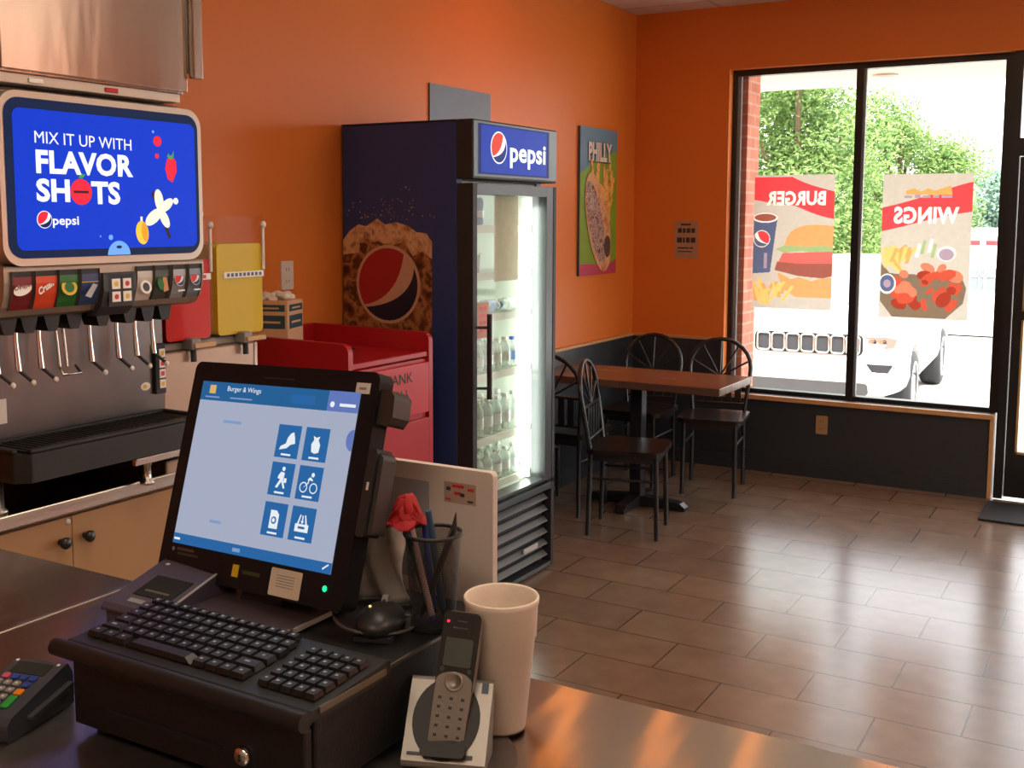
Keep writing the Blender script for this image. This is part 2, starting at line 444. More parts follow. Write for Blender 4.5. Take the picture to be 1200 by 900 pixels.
def window(n, x0, x1, z0, z1, muls, y=YB + .105):
    f = MB(); t = .05; d0, d1 = y - .035, y + .035
    f.box(x0, x0 + t * .55, d0, d1, z0, z1, ALU).box(x1 - t, x1, d0, d1, z0, z1, ALU)
    f.box(x0 + t * .55, x1 - t, d0, d1, z0, z0 + t * .5, ALU).box(x0 + t * .55, x1 - t, d0, d1, z1 - t * .75, z1, ALU)
    for m in muls:
        f.box(m - .022, m + .022, d0, d1, z0 + t * .5, z1 - t * .75, ALU)
        f.box(m + .022, m + .034, d0 + .022, d1 - .022, z0 + t * .5, z1 - t * .75, GREYJ)
    f.box(x0 + t * .55, x0 + t * .55 + .022, d0 + .022, d1 - .022, z0 + t * .5, z1 - t * .75, GREYJ)
    o = struct('window_%d' % n, f)
    xs = [x0 + t * .55] + list(muls) + [x1 - t]
    for a, b in zip(xs, xs[1:]):
        struct('glass_pane', MB().box(a + .01, b - .01, y - .003, y + .003, z0 + t * .4, z1 - t * .5, GLASS), par=o)
    return o
window(1, WX0, WX1 + .012, WB0, WB1, [-.350])
window(2, W2X0, W2X1, WB0, WB1, [2.71])
# glazed door beside the window
d = MB(); y = YB + .07; a0, a1 = y - .05, y + .05
d.box(DX0 + .012, DX0 + .06, a0, a1, 0, DT, ALU).box(DX1 - .06, DX1, a0, a1, 0, DT, ALU)
d.box(DX0 + .06, DX1 - .06, a0, a1, 1.99, 2.09, ALU).box(DX0 + .06, DX1 - .06, a0, a1, DT - .08, DT, ALU)
dr = struct('door_1', d)
lf = MB()
lf.box(DX0 + .065, DX0 + .115, y - .03, y + .03, .012, 1.985, ALU).box(DX1 - .125, DX1 - .065, y - .03, y + .03, .012, 1.985, ALU)
lf.box(DX0 + .115, DX1 - .125, y - .03, y + .03, .012, .27, ALU).box(DX0 + .115, DX1 - .125, y - .03, y + .03, 1.90, 1.985, ALU)
TANM = pm('tan_glazing_bead', '#b9975f', .4)
lf.box(DX0 + .115, DX0 + .127, y - .034, y + .02, .27, 1.90, TANM).box(DX0 + .115, DX1 - .125, y - .034, y + .02, .27, .285, TANM)
leaf = struct('door_leaf', lf, par=dr)
struct('glass_pane', MB().box(DX0 + .12, DX1 - .12, y - .003, y + .003, .26, 1.91, GLASS), par=leaf)
struct('push_bar', MB().box(DX0 + .09, DX1 - .09, y - .085, y - .055, 1.06, 1.11, ALU).box(DX0 + .09, DX0 + .13, y - .06, y - .028, 1.065, 1.105, ALU).box(DX1 - .13, DX1 - .09, y - .06, y - .028, 1.065, 1.105, ALU), par=leaf)
struct('transom_pane', MB().box(DX0 + .055, DX1 - .055, y - .003, y + .003, 2.08, DT - .07, GLASS), par=dr)
f = MB()
f.box(XR + .03, XR + .12, wy0, wy0 + .05, wz0, wz1, ALU).box(XR + .03, XR + .12, wy1 - .05, wy1, wz0, wz1, ALU).box(XR + .03, XR + .12, wy0 + .05, wy1 - .05, wz0, wz0 + .05, ALU).box(XR + .03, XR + .12, wy0 + .05, wy1 - .05, wz1 - .05, wz1, ALU).box(XR + .03, XR + .12, 1.43, 1.47, wz0 + .05, wz1 - .05, ALU)
w3 = struct('window_3', f)
struct('glass_pane', MB().box(XR + .07, XR + .076, wy0 + .04, wy1 - .04, wz0 + .04, wz1 - .04, GLASS), par=w3)

# ceiling lights outside the frame; the panels are added fill to brighten the room
FILL_GLOW = glow('fill_panel_glow', '#ffe9cf', 8.5)
for i, (x, yy, lab) in enumerate(((.15, -1.9, 'added unseen fill panel over the drinks station'), (3.3, -4.2, 'added unseen fill panel in the rear right corner'), (2.5, -1.9, 'added unseen fill panel right of the till'), (2.9, .9, 'added unseen fill panel inside the glass door'), (1.0, -4.2, 'added unseen fill panel behind the service counter'))):
    t = thing('fill_panel', lab, 'light', (x, yy, ZC - .03), group='added ceiling fill panels')
    part('frame', MB().box(-.61, .61, -.305, -.28, 0, .03, WHITE).box(-.61, .61, .28, .305, 0, .03, WHITE).box(-.61, -.58, -.28, .28, 0, .03, WHITE).box(.58, .61, -.28, .28, 0, .03, WHITE), t)
    part('diffuser', MB().box(-.58, .58, -.28, .28, .006, .012, FILL_GLOW), t)

DOWN = glow('warm_downlight', '#ff9440', 35)
for x, yy, lab in ((-1.24, 1.20, 'warm recessed ceiling spotlight nearest the left wall in front of the poster'), (-.77, 1.48, 'warm recessed ceiling spotlight second from the left wall'), (-.34, 1.52, 'warm recessed ceiling spotlight in line with the window mullion'), (.27, 1.68, 'warm recessed ceiling spotlight in line with the wings poster')):
    t = thing('recessed_spotlight', lab, 'light', (x, yy, ZC - .012), group='warm ceiling spotlights')
    part('ring', MB().lathe([(.075, .0), (.10, .0), (.10, .012), (.075, .012)], (0, 0, 0), WHITE, 24), t)
    part('lamp', MB().cyl((0, 0, .004), (0, 0, .010), .074, DOWN, 24), t)
# ------------------------------------------------------------------ drinks station along the left wall
PX = lambda x: PL((x, 0, 0), (0, 1, 0), (0, 0, 1))           # plane facing +x : u = y, v = z
PY = lambda y: PL((0, y, 0), (1, 0, 0), (0, 0, 1))           # plane facing -y : u = x, v = z
PZ = lambda z: PL((0, 0, z), (1, 0, 0), (0, 1, 0))           # plane facing up
TANCAB = pm('tan_cabinet_laminate', '#a8825a', .45, var=.08, scale=5)
t = thing('drinks_counter', 'tan cabinet counter with steel top along the left wall under the soda fountain', 'counter', (-1.48, -2.1, 0))
part('body', MB().box(-1.79, -1.20, -3.4, -.66, .09, .86, TANCAB).box(-1.79, -1.26, -3.4, -.66, 0, .09, DARKW), t, True)
part('worktop', MB().box(-1.79, -1.165, -3.42, -.64, .862, .90, STEEL_H), t, True, .004)
for y0, y1, ky in ((-2.42, -1.7385, -1.775), (-1.737, -1.06, -1.70)):
    dd = part('door', MB().box(-1.20, -1.182, y0, y1, .12, .85, TANCAB), t, True, .002)
    part('knob', MB().lathe([(.0, 0), (.008, 0), (.007, .012), (.015, .018), (.016, .026), (.01, .032), (0, .033)], (-1.182, ky, .79), BLKMET, 16, Matrix.Rotation(R(90), 4, 'Y')), dd, True)
part('bumper', MB().ell((-1.182, -1.75, .838), (.006, .008, .008), WHITE, 10, 6), t, True)
dd = part('door', MB().box(-1.20, -1.182, -3.38, -2.43, .12, .85, TANCAB), t, True, .002)

# --- soda fountain
t = thing('soda_fountain', 'soda fountain with glowing blue menu screen, drink label buttons and levers', 'drink dispenser', (-1.45, -1.66, .9))
FY0, FY1 = -1.972, -1.348
BEZ = pm('champagne_bezel', '#bdb2a4', .32, metal=.45, var=.03)
hb = MB()
hb.box(-1.78, -1.13, FY0 + .02, FY1 - .02, 1.39, 1.935, BEZ)
hb.box(-1.78, -1.28, FY0 + .02, FY1 - .02, .98, 1.39, DGREY)
part('housing', hb, t, True, .01)
fr = MB(); P = PX(-1.13)
fr.prism(rrect(FY0, FY1, 1.512, 1.922, .05, 8), P, 0, .05, BEZ)
part('screen_bezel', fr, t, True, .008)
P = PX(-1.079)
SB = glow('menu_screen_blue', '#003ad0', .85); SBD = glow('menu_screen_edge', '#122a52', .55)
WHT = glow('menu_white', '#ffffff', .9); MRED = glow('menu_red', '#e8283c', 1.0); MYEL = glow('menu_yellow', '#f6c340', 1.0); MGRN = glow('menu_green', '#3f9a55', .9); MCRM = glow('menu_cream', '#f6ecd2', 1.0); MBR = glow('menu_brown', '#4a2c22', .6); MLB = glow('menu_light_blue', '#6fa5e6', 1.0); MNV = glow('menu_navy', '#0b2060', .8); MORG = glow('menu_orange', '#f09a2c', 1)
sc = MB()
sc.poly(rrect(FY0 + .014, FY1 - .014, 1.53, 1.906, .04, 8), P, .0005, SBD)
sc.poly(rrect(FY0 + .036, FY1 - .026, 1.549, 1.882, .02, 6), P, .0012, SB)
k = .002
sc.text('MIX IT UP WITH', -1.879, -1.593, 1.803, 1.831, P, k, WHT, 0, slope=-.012)
sc.text('FLAVOR', -1.878, -1.590, 1.731, 1.788, P, k, WHT, .04)
sc.text('SH', -1.880, -1.786, 1.664, 1.720, P, k, WHT, .04); sc.text('TS', -1.723, -1.634, 1.660, 1.718, P, k, WHT, .04)
sc.disc(-1.753, 1.690, .032, P, k, MRED); sc.rect(-1.775, -1.731, 1.687, 1.693, P, k + .0005, MBR)
sc.poly([(-1.76, 1.724), (-1.752, 1.735), (-1.738, 1.733), (-1.748, 1.724)], P, k, MGRN)
globe(sc, P, -1.861, 1.622, .021, k, WHT, MRED, MNV)
sc.text('pepsi', -1.838, -1.763, 1.602, 1.630, P, k, WHT, .02)
sc.disc(-1.506, 1.829, .014, P, k, MRED); sc.disc(-1.509, 1.79, .007, P, k, MRED, 12); sc.disc(-1.52, 1.853, .004, P, k, MLB, 10)
sc.poly([(-1.476, 1.782), (-1.458, 1.796), (-1.443, 1.778), (-1.442, 1.752), (-1.458, 1.722), (-1.474, 1.730), (-1.482, 1.758)], P, k, MRED)
sc.poly([(-1.47, 1.80), (-1.462, 1.79), (-1.45, 1.808), (-1.452, 1.788), (-1.462, 1.783), (-1.476, 1.79)], P, k + .0005, MGRN)
for a, l in ((100, .055), (35, .05), (215, .06), (300, .05)):
    a = R(a); cx, cy = -1.502, 1.646
    sc.disc(cx + l * .5 * cos(a), cy + l * .5 * sin(a), l * .55, P, k + .0004, MCRM, 16, l * .27, a)
sc.poly([(-1.508, 1.64), (-1.496, 1.64), (-1.468, 1.575), (-1.476, 1.57)], P, k, MBR); sc.poly([(-1.515, 1.655), (-1.508, 1.66), (-1.525, 1.70), (-1.533, 1.69)], P, k, MBR)
sc.disc(-1.448, 1.672, .009, P, k, WHT, 14)
sc.disc(-1.566, 1.588, .021, P, k, MYEL, 20, .031, R(8)); sc.disc(-1.558, 1.590, .011, P, k + .0004, MORG, 16, .026, R(8)); sc.rect(-1.571, -1.564, 1.618, 1.63, P, k, MCRM)
sc.poly([(-1.643 + .036 * cos(R(a)), 1.532 + .036 * sin(R(a))) for a in range(0, 181, 15)], P, k, MLB); sc.disc(-1.643, 1.552, .009, P, k + .0004, MNV, 12, .004)
sc.disc(-1.668, 1.577, .007, P, k, MLB, 12); sc.disc(-1.700, 1.58, .003, P, k, MLB, 8)
part('menu_screen', sc, t, True)
# label strip: curved lower edge
prof = [(-1.14, 1.512), (-1.083, 1.512), (-1.083, 1.475), (-1.087, 1.445), (-1.097, 1.415), (-1.115, 1.392), (-1.14, 1.384), (-1.28, 1.384), (-1.28, 1.512)]
lb = MB(); lb.prism(prof, PL((0, 0, 0), (1, 0, 0), (0, 0, 1)), FY0 * -1, FY1 * -1, pm('champagne_rail', '#a59a8d', .35, metal=.4))  # slightly darker champagne finish for the label rail
part('label_rail', lb, t, True, .006)
def label_strip(y0, y1, base, top=None, name='drink_label', lab=None, deco=None):
    mb = MB(); fr = pm('label_frame', '#6f6a66', .4, metal=.3)
    zz = [(1.500, .0015), (1.470, .0015), (1.445, -.0025), (1.420, -.011), (1.408, -.017)]
    vs = []; 
    for z, dx in zz: vs += [(-1.080 + dx, y0, z), (-1.080 + dx, y1, z)]
    mb.add(vs, [(2 * i, 2 * i + 2, 2 * i + 3, 2 * i + 1) for i in range(4)], base)
    for yy in (y0, y1):
        vs = []
        for z, dx in zz: vs += [(-1.090 + dx, yy, z), (-1.076 + dx, yy, z)]
        mb.add(vs, [(2 * i, 2 * i + 2, 2 * i + 3, 2 * i + 1) for i in range(4)], fr)
    Q = PX(-1.078)
    mb.rect(y0, y1, 1.487, 1.500, Q, 0, top or BLKM)
    Q = PL((-1.0785, 0, 1.462), (0, 1, 0), (-.22, 0, 1))
    if deco: deco(mb, Q, (y0 + y1) / 2, (y1 - y0) / 2)
    return part(name, mb, t, True, label=lab)
DKRED = pm('label_dark_red', '#7d1a20', .35); ORG = pm('label_orange', '#dd4a24', .35); GRN = pm('label_green', '#1f6f2c', .35); BLU = pm('label_blue', '#27406e', .35); YEL = pm('label_yellow', '#e3c13a', .35); LGR = pm('label_light_grey', '#cfcac4', .35); OLV = pm('label_dark_green', '#3a4438', .35); SLV = pm('label_silver', '#9fa1a5', .3, .3); SLB = pm('label_steel_blue', '#76828f', .3, .2); ORB = pm('label_tan', '#c98a5e', .4)
def d1(mb, Q, u, h):
    mb.disc(u, -.005, h * .95, Q, .0008, WHP, 20, .013, R(18)); mb.text('Dr', u - h * .75, u - h * .1, -.007, .006, Q, .0016, DKRED, .02, slope=.2); mb.text('Pepper', u - h * .2, u + h * .85, -.007, .008, Q, .0016, DKRED, .02, slope=.2)
def d2(mb, Q, u, h): mb.text('Crush', u - h * .8, u + h * .7, -.022, -.004, Q, .001, WHP, .04, slope=.5)
def d3(mb, Q, u, h): mb.disc(u, -.006, h * .8, Q, .0008, YEL, 20, .02, R(10)); mb.disc(u, -.006, h * .5, Q, .0014, GRN, 16, .013, R(10)); mb.rect(u - h * .9, u + h * .9, .02, .03, Q, .0008, OLV)
def d4(mb, Q, u, h): mb.rect(u - h * .95, u + h * .95, .004, .024, Q, .0008, YEL); mb.rect(u - h * .6, u + h * .6, .010, .018, Q, .0014, ORG); mb.poly([(u - h * .8, -.03), (u - h * .2, -.036), (u + h * .8, -.004), (u + h * .3, .0)], Q, .0008, SLV)
def d5(mb, Q, u, h): mb.rect(u - h * .9, u + h * .9, .008, .024, Q, .0008, WHP); mb.disc(u, -.018, h * .7, Q, .0008, WHP, 16, .018); mb.disc(u, -.018, h * .42, Q, .0014, DGREY, 14, .012)
def d6(mb, Q, u, h): mb.poly([(u - h * .1, -.035), (u + h * .6, -.03), (u + h * .6, .01), (u + h * .2, .03)], Q, .0008, ORB); mb.disc(u - h * .3, -.012, h * .4, Q, .0012, GRN, 12, .018)
def d7(mb, Q, u, h): globe(mb, Q, u, -.004, h * .72, .0008, WHP, REDP, BLUEP, step=.0005); mb.rect(u - h * .5, u + h * .5, -.036, -.032, Q, .0008, WHP)
ys = [(-1.956, -1.900, DKRED, d1, 'dark red label with white script'), (-1.893, -1.832, ORG, d2, 'orange label with white lettering'), (-1.827, -1.770, GRN, d3, 'green label with a yellow oval'), (-1.763, -1.708, BLU, d4, 'blue label with a yellow band'),
      (-1.589, -1.535, LGR, d5, 'pale grey label with a dark emblem'), (-1.529, -1.476, OLV, d6, 'dark green and tan label'), (-1.467, -1.418, SLV, d7, 'silver label with a red and blue globe'), (-1.409, -1.361, SLB, d7, 'grey blue label with a globe')]
for a, b, m, dfn, lab in ys: label_strip(a, b, m, lab=lab, deco=dfn)
kp = MB(); Q = PX(-1.072)
kp.prism([(-1.09, 1.487), (-1.072, 1.487), (-1.072, 1.44), (-1.085, 1.40), (-1.11, 1.375), (-1.14, 1.375), (-1.14, 1.487)], PL((0, 0, 0), (1, 0, 0), (0, 0, 1)), 1.700, 1.596, DGREY)
kp.rect(-1.685, -1.605, 1.40, 1.482, PL((-1.072, 0, 0), (0, 1, 0), (0, 0, 1)), .0005, BLKM)
k_ = part('flavour_keypad', kp, t, True, .004)
for yy, zz, m in ((-1.663, 1.458, MYEL), (-1.628, 1.458, MRED), (-1.663, 1.425, MRED), (-1.628, 1.425, YEL)):
    b = MB().box(-1.072, -1.069, yy - .013, yy + .013, zz - .013, zz + .013, WHP); b.disc(yy, zz, .007, PX(-1.069), .0006, m if m is YEL else (REDP if m is MRED else YEL), 12)
    part('button', b, k_, True)
# nozzles and levers
LV = (-1.985, -1.938, -1.873, -1.806, -1.688, -1.584, -1.520, -1.458)
NZ = (-1.925, -1.868, -1.803, -1.738, -1.650, -1.562, -1.500, -1.440)
for i, yy in enumerate(NZ):
    part('nozzle', MB().prism([(yy - .024, 1.386), (yy + .024, 1.386), (yy + .017, 1.358), (yy + .012, 1.345), (yy - .012, 1.345), (yy - .017, 1.358)], PX(-1.17), -.03, .03, TRAYB), t, True, .003)
for i, yy in enumerate(NZ):
    lv = MB(); yl = yy - .004
    if i == 3:
        for s in (-.011, .011): lv.tube([(-1.20, yl + s, 1.375), (-1.19, yl + s, 1.30), (-1.185, yl + s, 1.245)], .004, STEEL, 8)
        lv.tube([(-1.185, yl - .011, 1.245), (-1.16, yl - .02, 1.228), (-1.155, yl + .03, 1.228), (-1.18, yl + .032, 1.245)], .0035, STEEL, 8)
        lv.tube([(-1.20, yl - .011, 1.37), (-1.19, yl + .01, 1.38), (-1.19, yl + .03, 1.38)], .004, STEEL, 8)
    else:
        lv.tube([(-1.19, yl, 1.378), (-1.19, yl, 1.32), (-1.186, yl + .002, 1.248)], [.005, .0055, .0075], CHROME, 10)
        lv.tube([(-1.186, yl + .002, 1.25), (-1.165, yl + .022, 1.222)], .0045, BLKM, 8)
    o = part('lever', lv, t, True)
    if i != 3: part('lever_tip', MB().ell((-1.162, yl + .024, 1.218), (.007, .007, .008), WHITE, 10, 8), o, True)
sp = MB()
sp.box(-1.28, -1.268, FY0 + .02, FY1 + .012, 1.06, 1.384, STEEL_D)
part('splash_panel', sp, t, True, .002)
part('water_keypad', MB().box(-1.268, -1.256, -1.375, -1.338, 1.115, 1.262, BLKM), t, True, .002)
for i in range(4):
    b = MB().box(-1.256, -1.252, -1.364, -1.343, 1.222 - i * .030, 1.247 - i * .030, WHP)
    b.rect(-1.360, -1.347, 1.228 - i * .03, 1.241 - i * .03, PX(-1.252), .0004, REDP if i in (1, 2) else YEL); part('button', b, t, True)
part('badge', MB().disc(-1.405, 1.142, .018, PX(-1.268), .001, WHP, 18, .012).disc(-1.408, 1.142, .008, PX(-1.268), .002, YEL, 12, .006), t, True)
part('sticker', MB().box(-1.268, -1.2665, -1.90, -1.852, 1.107, 1.17, PAPER), t, True)
tr = MB(); x0, x1, y0, y1, z0, z1 = -1.27, -1.095, FY0 + .03, FY1 + .012, .985, 1.068
tr.prism([(x0, y0), (x1 - .03, y0), (x1, y0 + .03), (x1, y1 - .02), (x1 - .02, y1), (x0, y1)], PZ(0), z0, z1 - .012, TRAYB)
tr.box(x1 - .02, x1, y0 + .03, y1 - .02, z1 - .012, z1, TRAYB).box(x0, x1 - .03, y0, y0 + .015, z1 - .012, z1, TRAYB).box(x0, x1 - .02, y1 - .015, y1, z1 - .012, z1, TRAYB).box(x0 + .0, x0 + .012, y0, y1, z1 - .012, z1, TRAYB)
o = part('drip_tray', tr, t, True, .004)
gr = MB()
for i in range(30): gr.box(x0 + .014, x1 - .022, y0 + .03 + i * .0185, y0 + .036 + i * .0185, z1 - .012, z1 - .006, TRAYB)
part('grate', gr, o, True)
part('tray_rim', MB().box(-1.106, -1.092, -1.60, FY1 + .012, .965, .984, STEEL), t, True, .002)
for yy in (-1.535,):
    l = MB().lathe([(.0, 0), (.02, 0), (.02, .006), (.012, .012), (.011, .05), (.014, .052), (.014, .086), (0, .086)], (-1.125, yy, .901), STEEL, 16); part('leg', l, t, True)
for yy in (-1.92, -1.40, -1.93):
    part('leg', MB().lathe([(.0, 0), (.02, 0), (.02, .006), (.012, .012), (.012, .08), (0, .08)], (-1.7 if yy != -1.93 else -1.2, yy, .901), STEEL, 16), t, True)

# --- ice machine on top
t = thing('ice_machine', 'stainless steel ice machine sitting on top of the soda fountain', 'ice machine', (-1.43, -1.68, 1.937))
part('body', MB().box(-1.78, -1.095, -1.975, -1.392, 1.962, 2.62, STEEL_V), t, True, .004)
part('front_panel', MB().box(-1.095, -1.078, -1.958, -1.392, 1.968, 2.60, STEEL_V), t, True, .003)
part('base_rail', MB().box(-1.75, -1.09, -1.97, -1.41, 1.938, 1.962, BEZ).box(-1.09, -1.086, -1.88, -1.84, 1.943, 1.955, WHITE).box(-1.09, -1.086, -1.66, -1.62, 1.943, 1.955, RED), t, True, .003)
part('edge_handle', MB().box(-1.08, -1.058, -1.388, -1.352, 2.005, 2.60, STEEL_V).box(-1.13, -1.08, -1.391, -1.37, 2.02, 2.58, STEEL_D), t, True, .004)

# --- two-bowl juice dispenser
t = thing('juice_dispenser', 'juice dispenser with clear bowls of red and yellow juice beside the soda fountain', 'juice dispenser', (-1.5, -1.1, .9))
JB = pm('warm_steel_base', '#b59a86', .35, .55, .04)
part('base', MB().box(-1.72, -1.30, -1.31, -.915, .902, 1.225, JB), t, True, .006)
part('lit_edge', MB().box(-1.302, -1.297, -.924, -.912, .905, 1.222, WHITE), t, True)  # white strip modelled in place of light along the base's front edge
part('cooling_deck', MB().box(-1.70, -1.315, -1.30, -.925, 1.225, 1.25, GREY), t, True, .006)
JG = glass('juice_bowl_plastic', '#fbf8f4', .15)
for y0, y1, col, nm, lab, top in ((-1.298, -1.106, '#d8281c', 'red_juice', 'red juice filling two thirds of its bowl', 1.500), (-1.086, -.872, '#dcc22e', 'yellow_juice', 'yellow juice filling most of its bowl', 1.545)):
    JM = pm(nm, col, .4, var=.05, scale=6, spec=.15)
    b = part('bowl', MB().prism(rrect(y0, y1, 1.25, 1.595, .02, 4), PX(-1.70), 0, .405, JG), t, True)
    part('juice', MB().prism(rrect(y0 + .006, y1 - .006, 1.256, top, .015, 4), PX(-1.694), 0, .393, JM), b, True, label=lab)
    part('lid', MB().prism([(y0 - .004, 1.597), (y1 + .004, 1.597), (y1 - .012, 1.632), (y0 + .012, 1.632)], PX(-1.70), -.002, .41, JG).box(-1.52, -1.46, y0 + .07, y0 + .11, 1.632, 1.645, WHITE), b, True)
    part('corner_post', MB().tube([(-1.296, y1 - .004, 1.46), (-1.296, y1 - .004, 1.60)], .005, WHITE, 8).ell((-1.294, y1 - .004, 1.605), (.01, .01, .012), WHITE), b, True)
    yc = (y0 + y1) / 2
    tp = part('tap', MB().box(-1.315, -1.27, yc - .018, yc + .018, 1.228, 1.262, GREY).tube([(-1.285, yc, 1.235), (-1.283, yc, 1.19)], .009, BLKM, 10), t, True, .003)
    part('paddle', MB().box(-1.285, -1.262, yc - .012, yc + .075, 1.232, 1.248, pm('tan_tap_paddle', '#c9a47a', .4)), tp, True, .003)
    tx = MB(); tx.rect(y0 + (.055 if y0 < -1.1 else .03), y1 - .006, 1.437, 1.456, PX(-1.295), .0006, WHP)
    s_ = 'PUNCH' if y0 < -1.2 else 'LEMONADE'
    if s_ == 'LEMONADE':
        for q in range(9): tx.rect(y0 + .042 + q * .018, y0 + .054 + q * .018, 1.441, 1.452, PX(-1.295), .0012, OLV)
    else:
        for q in range(4): tx.rect(y0 + .085 + q * .022, y0 + .10 + q * .022, 1.441, 1.452, PX(-1.295), .0012, REDP)
    part('name_strip', tx, b, True)

# --- red waste receptacle with tray top
t = thing('waste_receptacle', 'red waste receptacle with tray top and THANK YOU lettering beside the cooler', 'trash bin', (-1.5, -.3, 0))
RX, RY0, RY1 = -1.20, -.575, -.05
cab = MB()
cab.box(-1.77, RX, RY0 + .03, RY1 - .03, .06, 1.085, RED).box(-1.77, RX - .04, RY0 + .04, RY1 - .04, 0, .06, BLKM)
part('body', cab, t, True, .004)
side = [(-1.78, 0.01), (RX + .012, .01), (RX + .012, 1.15)] + [(RX + .012 - .035 + .035 * cos(R(a)), 1.15 + .035 * sin(R(a))) for a in range(10, 91, 16)] + [(-1.78, 1.192)]
for y0, y1 in ((RY0, RY0 + .026), (RY1 - .026, RY1)):
    part('side_panel', MB().prism(side, PY(0), -y1, -y0, RED), t, True, .005, seg=3)
part('back_panel', MB().box(-1.785, -1.765, RY0 + .026, RY1 - .026, .06, 1.192, RED), t, True, .003)
part('tray_top', MB().box(-1.765, RX + .006, RY0 + .027, RY1 - .027, 1.09, 1.112, RED), t, True, .004)
flap = part('push_door', MB().box(RX + .001, RX + .018, RY0 + .034, RY1 - .034, .875, 1.072, pm('red_door_laminate', '#c22531', .35, scale=6)), t, True, .003)
tx = MB(); P = PX(RX + .018)
part('lettering', tx.text('THANK', -.412, -.195, 1.006, 1.045, P, .001, BLKM, .01), flap, True)
part('lettering', MB().text('YOU', -.364, -.235, .943, .982, P, .001, BLKM, .01), flap, True)
part('lower_door', MB().box(RX + .001, RX + .018, RY0 + .034, RY1 - .034, .08, .853, RED), t, True, .003)
part('tray_slot', MB().box(-1.66, -1.45, -.34, -.20, 1.113, 1.118, BLKM).box(-1.50, -1.47, -.30, -.22, 1.118, 1.122, STEEL), t, True)

# --- carton standing in the tray top
CARD = pm('carton_board', '#d9b48d', .7, var=.04); TEAL = pm('teal_print', '#2f5361', .5, var=.05)
t = thing('paper_carton', 'small tan carton with teal printed panels standing on the red receptacle', 'box', (-1.645, -.43, 1.1125), R(19))
c = MB().box(-.075, .075, -.075, .075, 0, .205, CARD)
part('box', c, t, bev=.004)
lab = MB()
for P in (PL((0, -.0755, 0), (1, 0, 0), (0, 0, 1)), PL((.0755, 0, 0), (0, 1, 0), (0, 0, 1))):
    lab.rect(-.063, .063, .10, .15, P, .0006, TEAL).rect(-.063, .063, .165, .19, P, .0006, TEAL)
    lab.rect(-.045, .045, .12, .128, P, .0014, CARD).rect(-.04, .04, .174, .180, P, .0014, CARD)
part('printed_panel', lab, t)
n = MB()
for i in range(26):
    a = random.uniform(-.06, .06); b = random.uniform(-.06, .06); n.ell((a, b, .212 + random.uniform(-.004, .012)), (.02, .016, .013), PAPER, 8, 6, Matrix.Rotation(random.uniform(0, 3), 3, 'Z'))
part('packets', n, t, kind='stuff', label='white paper packets heaped in the open top')

# outlets
def outlet(lab, P, col):
    mb = MB(); pl = pm(lab[:14], col, .4)
    mb.prism(rrect(-.036, .036, -.058, .058, .006, 3), P, 0, .006, pl)
    for s in (-.024, .024):
        mb.poly(rrect(-.017, .017, s - .014, s + .014, .008, 4), P, .0066, pl)
        mb.rect(-.009, -.006, s - .006, s + .006, P, .0072, BLKM).rect(.006, .009, s - .006, s + .006, P, .0072, BLKM)
    return mb
single('wall_outlet', outlet('white outlet', PL((XL, -.20, 1.395), (0, 1, 0), (0, 0, 1)), '#d9d2c6'), 'white outlet plate on the orange wall above the carton', 'outlet', (XL, -.2, 1.395))
single('wall_outlet', outlet('tan outlet', PL((-.49, YB - .0125, .342), (1, 0, 0), (0, 0, 1)), '#a98a62'), 'tan outlet plate on the black wall below the window', 'outlet', (-.49, YB, .342))

# ------------------------------------------------------------------ drinks cooler
CX0, CXB, CXF, CY0, CY1 = -1.785, -1.205, -1.126, .147, .862
t = thing('drinks_cooler', 'tall glass-door drinks cooler with a blue lit sign on top', 'fridge', (-1.46, .5, 0))
WIN = pm('cooler_white_liner', '#e9efe6', .45, var=.02)
b = MB(); th = .045
b.box(CX0, CXB, CY0, CY0 + th, .06, 2.015, NAVY).box(CX0, CXB, CY1 - th, CY1, .06, 2.015, NAVY)
b.box(CX0, CX0 + .05, CY0 + th, CY1 - th, .06, 2.015, BLKM)
b.box(CX0 + .05, CXB, CY0 + th, CY1 - th, .06, .40, BLKM).box(CX0 + .05, CXB, CY0 + th, CY1 - th, 1.78, 2.015, BLKM)
b.box(CX0, CXB + .005, CY0 - .003, CY1 + .003, 2.015, 2.022, BLKM)
part('cabinet', b, t, True, .004)
ln = MB(); a = CY0 + th + .002; c_ = CY1 - th - .002
ln.box(CX0 + .052, CX0 + .06, a, c_, .41, 1.77, WIN).box(CX0 + .06, CXB - .01, a, a + .006, .41, 1.77, WIN).box(CX0 + .06, CXB - .01, c_ - .006, c_, .41, 1.77, WIN).box(CX0 + .06, CXB - .01, a, c_, .402, .415, WIN).box(CX0 + .06, CXB - .01, a, c_, 1.765, 1.778, WIN)
part('liner', ln, t, True)
